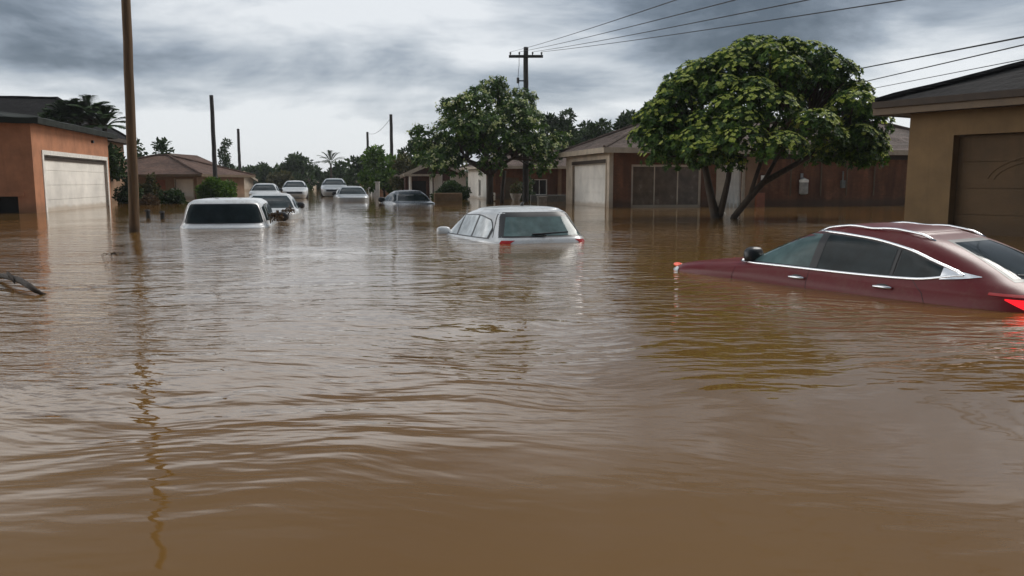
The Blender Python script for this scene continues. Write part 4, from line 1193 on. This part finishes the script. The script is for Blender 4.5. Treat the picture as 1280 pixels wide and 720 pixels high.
# ------------------------------------------------------------------ floating debris
def debris():
    c = G(20, 362)
    pts2 = [(-30, 352), (-12, 346), (2, 344.5), (14, 347), (26, 351), (36, 357), (44, 363), (52, 367), (62, 369)]
    heights = [.0, .03, .06, .085, .09, .07, .045, .01, -.02]
    t = thing('branch', (c.x, c.y, 0), 0, 'dark bent branch arching out of the water at the left edge', 'branch')
    b = MB(); P0 = []
    for (px, py), h in zip(pts2, heights):
        q_ = G(px, py, h); P0.append((q_.x-c.x, q_.y-c.y, h))
    b.tube(P0, [.022, .026, .028, .03, .03, .028, .024, .016, .008], 9)
    b.build('stem', 'bark', t, True)
    b = MB(); a = Vector(P0[5]); a = Vector(P0[3])
    b.tube([a, a+Vector((.05, -.12, .06)), a+Vector((.22, -.3, -.02))], [.025, .018, .008], 6); b.build('twig', 'bark', t, True)
    for i, (px, py, L, lab) in enumerate(((146, 318, .25, 'dark floating clump left of the foot of the nearest pole'), (151, 308, .1, 'tiny dark floating scrap just left of the nearest pole'))):
        c2 = G(px, py); g = np.random.default_rng(i+40)
        n = 26; cs = np.zeros((n, 3)); cs[:, 0] = g.normal(size=n)*L*.4; cs[:, 1] = g.normal(size=n)*L*.25; cs[:, 2] = .006+g.random(n)*.015
        d = unit(g.normal(size=(n, 3))*np.array([1, 1, .03])); l = np.full(n, L*.45)
        v, f = leaf_quads(cs, d, np.tile([[.1, .1, 1.]], (n, 1)), l, l*.4)
        o = mesh_np('leaf_clump', v, f, 'leaf_dry', None); o.location = c2; tag(o, lab, 'debris', 'scraps floating on the left')
    # debris caught on the mirrors of the white cars
    for i, (px, py, Y, w, lab) in enumerate(((345, 271, 18.9, .28, 'dark tangle of leaves caught beside the white van'), (361, 263, 22.5, .25, 'dark tangle of leaves by the white sedan behind the van'))):
        c2 = P(px, py, Y); g = np.random.default_rng(i+70)
        o = scatter_leaves(g, [(0, 0, -.02, .08), (.09, 0, .0, .06), (-.09, 0, -.03, .06), (.03, .06, .05, .05)], 1.5, .07, 'leaf_dry', None, 'leaf_tangle'); o.location = c2
        tag(o, lab, 'debris')
debris()

# ------------------------------------------------------------------ ground and water
b = MB(); b.add([(-3000, -3000, GZ), (3000, -3000, GZ), (3000, 3000, GZ), (-3000, 3000, GZ)], [(0, 1, 2, 3)])
tag(b.build('ground', 'soil'), kind='structure')

def water_mat():
    m, nt, b = new_mat('flood_water'); q = NB(nt); o = q.obj()
    x, y, z = q.sep(o)
    # silt colour drifts slowly
    n = q.noise(q.comb(q.m('MULTIPLY', x, .5), q.m('MULTIPLY', y, .35), 0), .35, 3, .5)
    c = q.ramp(n, [(.35, (.150, .075, .018)), (.65, (.20, .112, .034))])
    nt.links.new(c, b.inputs['Base Color'])
    b.inputs['Roughness'].default_value = .035; b.inputs['IOR'].default_value = 1.95; b.inputs['Specular Tint'].default_value = (1, .93, .85, 1)
    # warp so crests are not straight
    w1 = q.noise(q.comb(x, y, 0), .35, 2, .5); w2 = q.noise(q.comb(x, y, 3.7), .9, 2, .5)
    wy = q.m('ADD', y, q.m('ADD', q.m('MULTIPLY', q.m('SUBTRACT', w1, .5), 1.6), q.m('MULTIPLY', q.m('SUBTRACT', w2, .5), .35)))
    def band(sx, sy, ang, det=2, off=0.0, rough=.5):
        ca, sa = math.cos(R(ang)), math.sin(R(ang))
        u = q.m('ADD', q.m('MULTIPLY', x, ca*sx), q.m('MULTIPLY', wy, sa*sx)); v = q.m('ADD', q.m('MULTIPLY', x, -sa*sy), q.m('MULTIPLY', wy, ca*sy))
        return q.noise(q.comb(u, v, off), 1.0, det, rough)
    # masks
    big = q.noise(q.comb(q.m('MULTIPLY', x, .35), q.m('MULTIPLY', y, .22), 8.), 1.0, 2, .5)
    patch = q.smooth(big, .38, .6)
    dist = q.vm('LENGTH', q.comb(x, y, 0))
    farcalm = q.smooth(dist, 34, 15)                       # sheltered between the houses
    leftside = q.smooth(q.m('ADD', x, q.m('MULTIPLY', y, .28)), .2, -2.4)
    nearcalm = q.smooth(q.m('SUBTRACT', dist, q.m('MULTIPLY', q.smooth(x, -.9, 1.3), 1.5)), 2.3, 4.3)
    ripple = q.m('MULTIPLY', q.m('ADD', .15, q.m('MULTIPLY', farcalm, .85)), q.m('ADD', .14, q.m('MULTIPLY', nearcalm, .86)))
    h1 = band(1.4, 5.2, 7, 2, 0.0, .4)     # long crests
    h2 = band(3.0, 9.5, -11, 2, 5.1, .45)
    h3 = band(7.5, 16., 4, 3, 9.3, .5)     # fine ripples
    h4 = band(12.0, 26., -3, 3, 2.2, .55)
    swell = band(.3, 1.2, -14, 1, 7.7)
    hh = q.m('MULTIPLY', h1, .022)
    hh = q.m('ADD', hh, q.m('MULTIPLY', h2, .0105))
    hh = q.m('MULTIPLY', hh, q.m('ADD', .35, q.m('MULTIPLY', patch, .75)))
    fine = q.m('ADD', q.m('MULTIPLY', h3, .0062), q.m('MULTIPLY', h4, .0022))
    fine = q.m('MULTIPLY', fine, q.m('ADD', .35, q.m('MULTIPLY', leftside, .9)))
    fine = q.m('MULTIPLY', fine, q.smooth(dist, 3.0, 6.0))
    hh = q.m('MULTIPLY', q.m('ADD', hh, fine), ripple)
    hh = q.m('ADD', hh, q.m('MULTIPLY', swell, .012))
    nt.links.new(q.bump(hh, 1.0, 1.0), b.inputs['Normal'])
    return m
M['water'] = water_mat()
def ring_sheet():
    b = MB(); b.add([(-3000, -3000, 0), (3000, -3000, 0), (3000, 3000, 0), (-3000, 3000, 0)], [(0, 1, 2, 3)])
    tag(b.build('flood_water', 'water'), kind='structure')
ring_sheet()

# ------------------------------------------------------------------ sky
SUN_AZ, SUN_EL = R(52), R(42)     # ahead and to the right, behind the cloud
def sky():
    w = bpy.data.worlds.new('World'); scn.world = w; w.use_nodes = True; nt = w.node_tree; q = NB(nt)
    bg = nt.nodes['Background']
    st = q.n('ShaderNodeTexSky', sky_type='NISHITA'); st.sun_disc = False; st.sun_elevation = SUN_EL; st.sun_rotation = SUN_AZ
    d = q.n('ShaderNodeTexCoord').outputs['Generated']
    x, y, z = q.sep(d)
    zz = q.m('ADD', q.m('MAXIMUM', z, 0.0), .10)
    px = q.m('DIVIDE', x, zz); py = q.m('DIVIDE', y, zz)
    v = q.comb(q.m('MULTIPLY', px, .8), py, 0)
    lump = q.noise(q.comb(q.m('MULTIPLY', x, 3.4), q.m('MULTIPLY', y, 3.4), q.m('MULTIPLY', z, 9.5)), 1.0, 8, .56, .35)
    n1 = q.noise(v, .55, 7, .55, .3); n2 = q.noise(q.comb(q.m('MULTIPLY', px, .6), q.m('ADD', py, 13.), 2.), 1.5, 6, .55, .4)
    f = q.m('ADD', q.m('MULTIPLY', n1, .15), q.m('ADD', q.m('MULTIPLY', n2, .15), q.m('MULTIPLY', lump, .70)))
    f = q.m('MULTIPLY', q.m('SUBTRACT', f, .5), 2.0)
    def blob(px_, py_, rad, amp, sx=1.0, sy=1.0):
        dd = (P(px_, py_, 10)-Vector((0, 0, CAMH))).normalized()
        e = q.comb(q.m('MULTIPLY', q.m('SUBTRACT', x, dd.x), 1/(rad*sx)), q.m('MULTIPLY', q.m('SUBTRACT', z, dd.z), 1/(rad*sy)), 0)
        l = q.vm('LENGTH', e)
        return q.m('MULTIPLY', q.smooth(l, 1.0, 0.0), amp)
    tot = q.m('ADD', q.m('MULTIPLY', f, 1.75), .80)
    for a in ((820, 40, .38, -.46, 1.0, .42), (1150, -10, .3, -.42, 1.3, .32), (1180, 90, .25, .42, 1.0, .30), (340, 170, .3, .38, 1.1, .40), (430, 80, .3, .08, 1.0, .45),
              (80, 60, .26, -.20, 1.0, .5), (560, 95, .2, -.15, 1.2, .35), (750, 155, .22, .30, 1.0, .3), (80, 165, .2, .05, 1.0, .3), (1100, -230, .55, -.35, 1.0, .55), (260, -60, .5, .14, 1.0, .35), (300, 90, .25, -.12, 1.2, .2)):
        tot = q.m('ADD', tot, blob(*a))
    tot = q.m('MINIMUM', tot, 1.0)
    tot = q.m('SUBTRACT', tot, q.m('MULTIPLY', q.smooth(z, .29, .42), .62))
    tot = q.m('ADD', tot, q.m('MULTIPLY', q.smooth(z, .5, .8), .8))  # unseen overhead sky, brightened to add light from above
    tot = q.m('ADD', tot, q.m('MULTIPLY', q.smooth(x, -.56, -.85), 1.5))  # unseen left sky, brightened to light the right-hand street fronts
    tot = q.m('ADD', tot, q.m('MULTIPLY', q.smooth(x, .6, .9), .4))  # unseen right sky, brightened to light the left-hand street fronts
    tot = q.m('SUBTRACT', tot, q.m('MULTIPLY', q.smooth(y, .05, -.6), .75))  # unseen sky behind the camera, darkened to keep camera-facing walls dark
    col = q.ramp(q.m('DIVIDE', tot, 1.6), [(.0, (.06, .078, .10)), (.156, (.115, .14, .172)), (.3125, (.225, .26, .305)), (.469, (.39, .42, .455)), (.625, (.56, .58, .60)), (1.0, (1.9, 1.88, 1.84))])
    win = q.m('MULTIPLY', q.smooth(z, .25, .40), q.smooth(z, .72, .5))
    col = q.mix(q.m('MULTIPLY', win, .85), col, (.07, .082, .095))
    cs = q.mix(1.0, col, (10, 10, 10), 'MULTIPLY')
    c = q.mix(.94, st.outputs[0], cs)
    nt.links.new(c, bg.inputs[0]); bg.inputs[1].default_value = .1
sky()
hz = bpy.data.materials.new('haze'); hz.use_nodes = True; nt = hz.node_tree; nt.nodes.remove(nt.nodes['Principled BSDF'])
pv = nt.nodes.new('ShaderNodeVolumePrincipled'); pv.inputs['Color'].default_value = (.86, .9, .93, 1); pv.inputs['Density'].default_value = .0004
nt.links.new(pv.outputs[0], nt.nodes['Material Output'].inputs['Volume']); M['haze'] = hz
b = MB(); b.box(-3100, 3100, -3100, 3100, GZ-1.0, 13.0); tag(b.build('haze', 'haze'), kind='stuff')
sl = bpy.data.lights.new('sun', 'SUN'); sl.energy = 1.5; sl.angle = R(30); sl.color = (1, .96, .9)
so = bpy.data.objects.new('sun', sl); COL.objects.link(so)
dv = Vector((math.sin(SUN_AZ)*math.cos(SUN_EL), math.cos(SUN_AZ)*math.cos(SUN_EL), math.sin(SUN_EL)))
so.rotation_euler = dv.to_track_quat('Z', 'Y').to_euler(); so.location = (0, 0, 30)

# ------------------------------------------------------------------ camera and render
cam = bpy.data.cameras.new('camera'); co = bpy.data.objects.new('camera', cam); COL.objects.link(co)
cam.sensor_width = 36; cam.lens = 36*FOC/1280; cam.clip_end = 6000; cam.clip_start = .05
co.location = (0, 0, CAMH); co.rotation_euler = (math.pi/2-PITCH, 0, 0)
scn.camera = co
scn.render.resolution_x = 1024; scn.render.resolution_y = 576
vs = scn.view_settings; vs.view_transform = 'Standard'; vs.look = 'None'; vs.exposure = .55; vs.gamma = 1
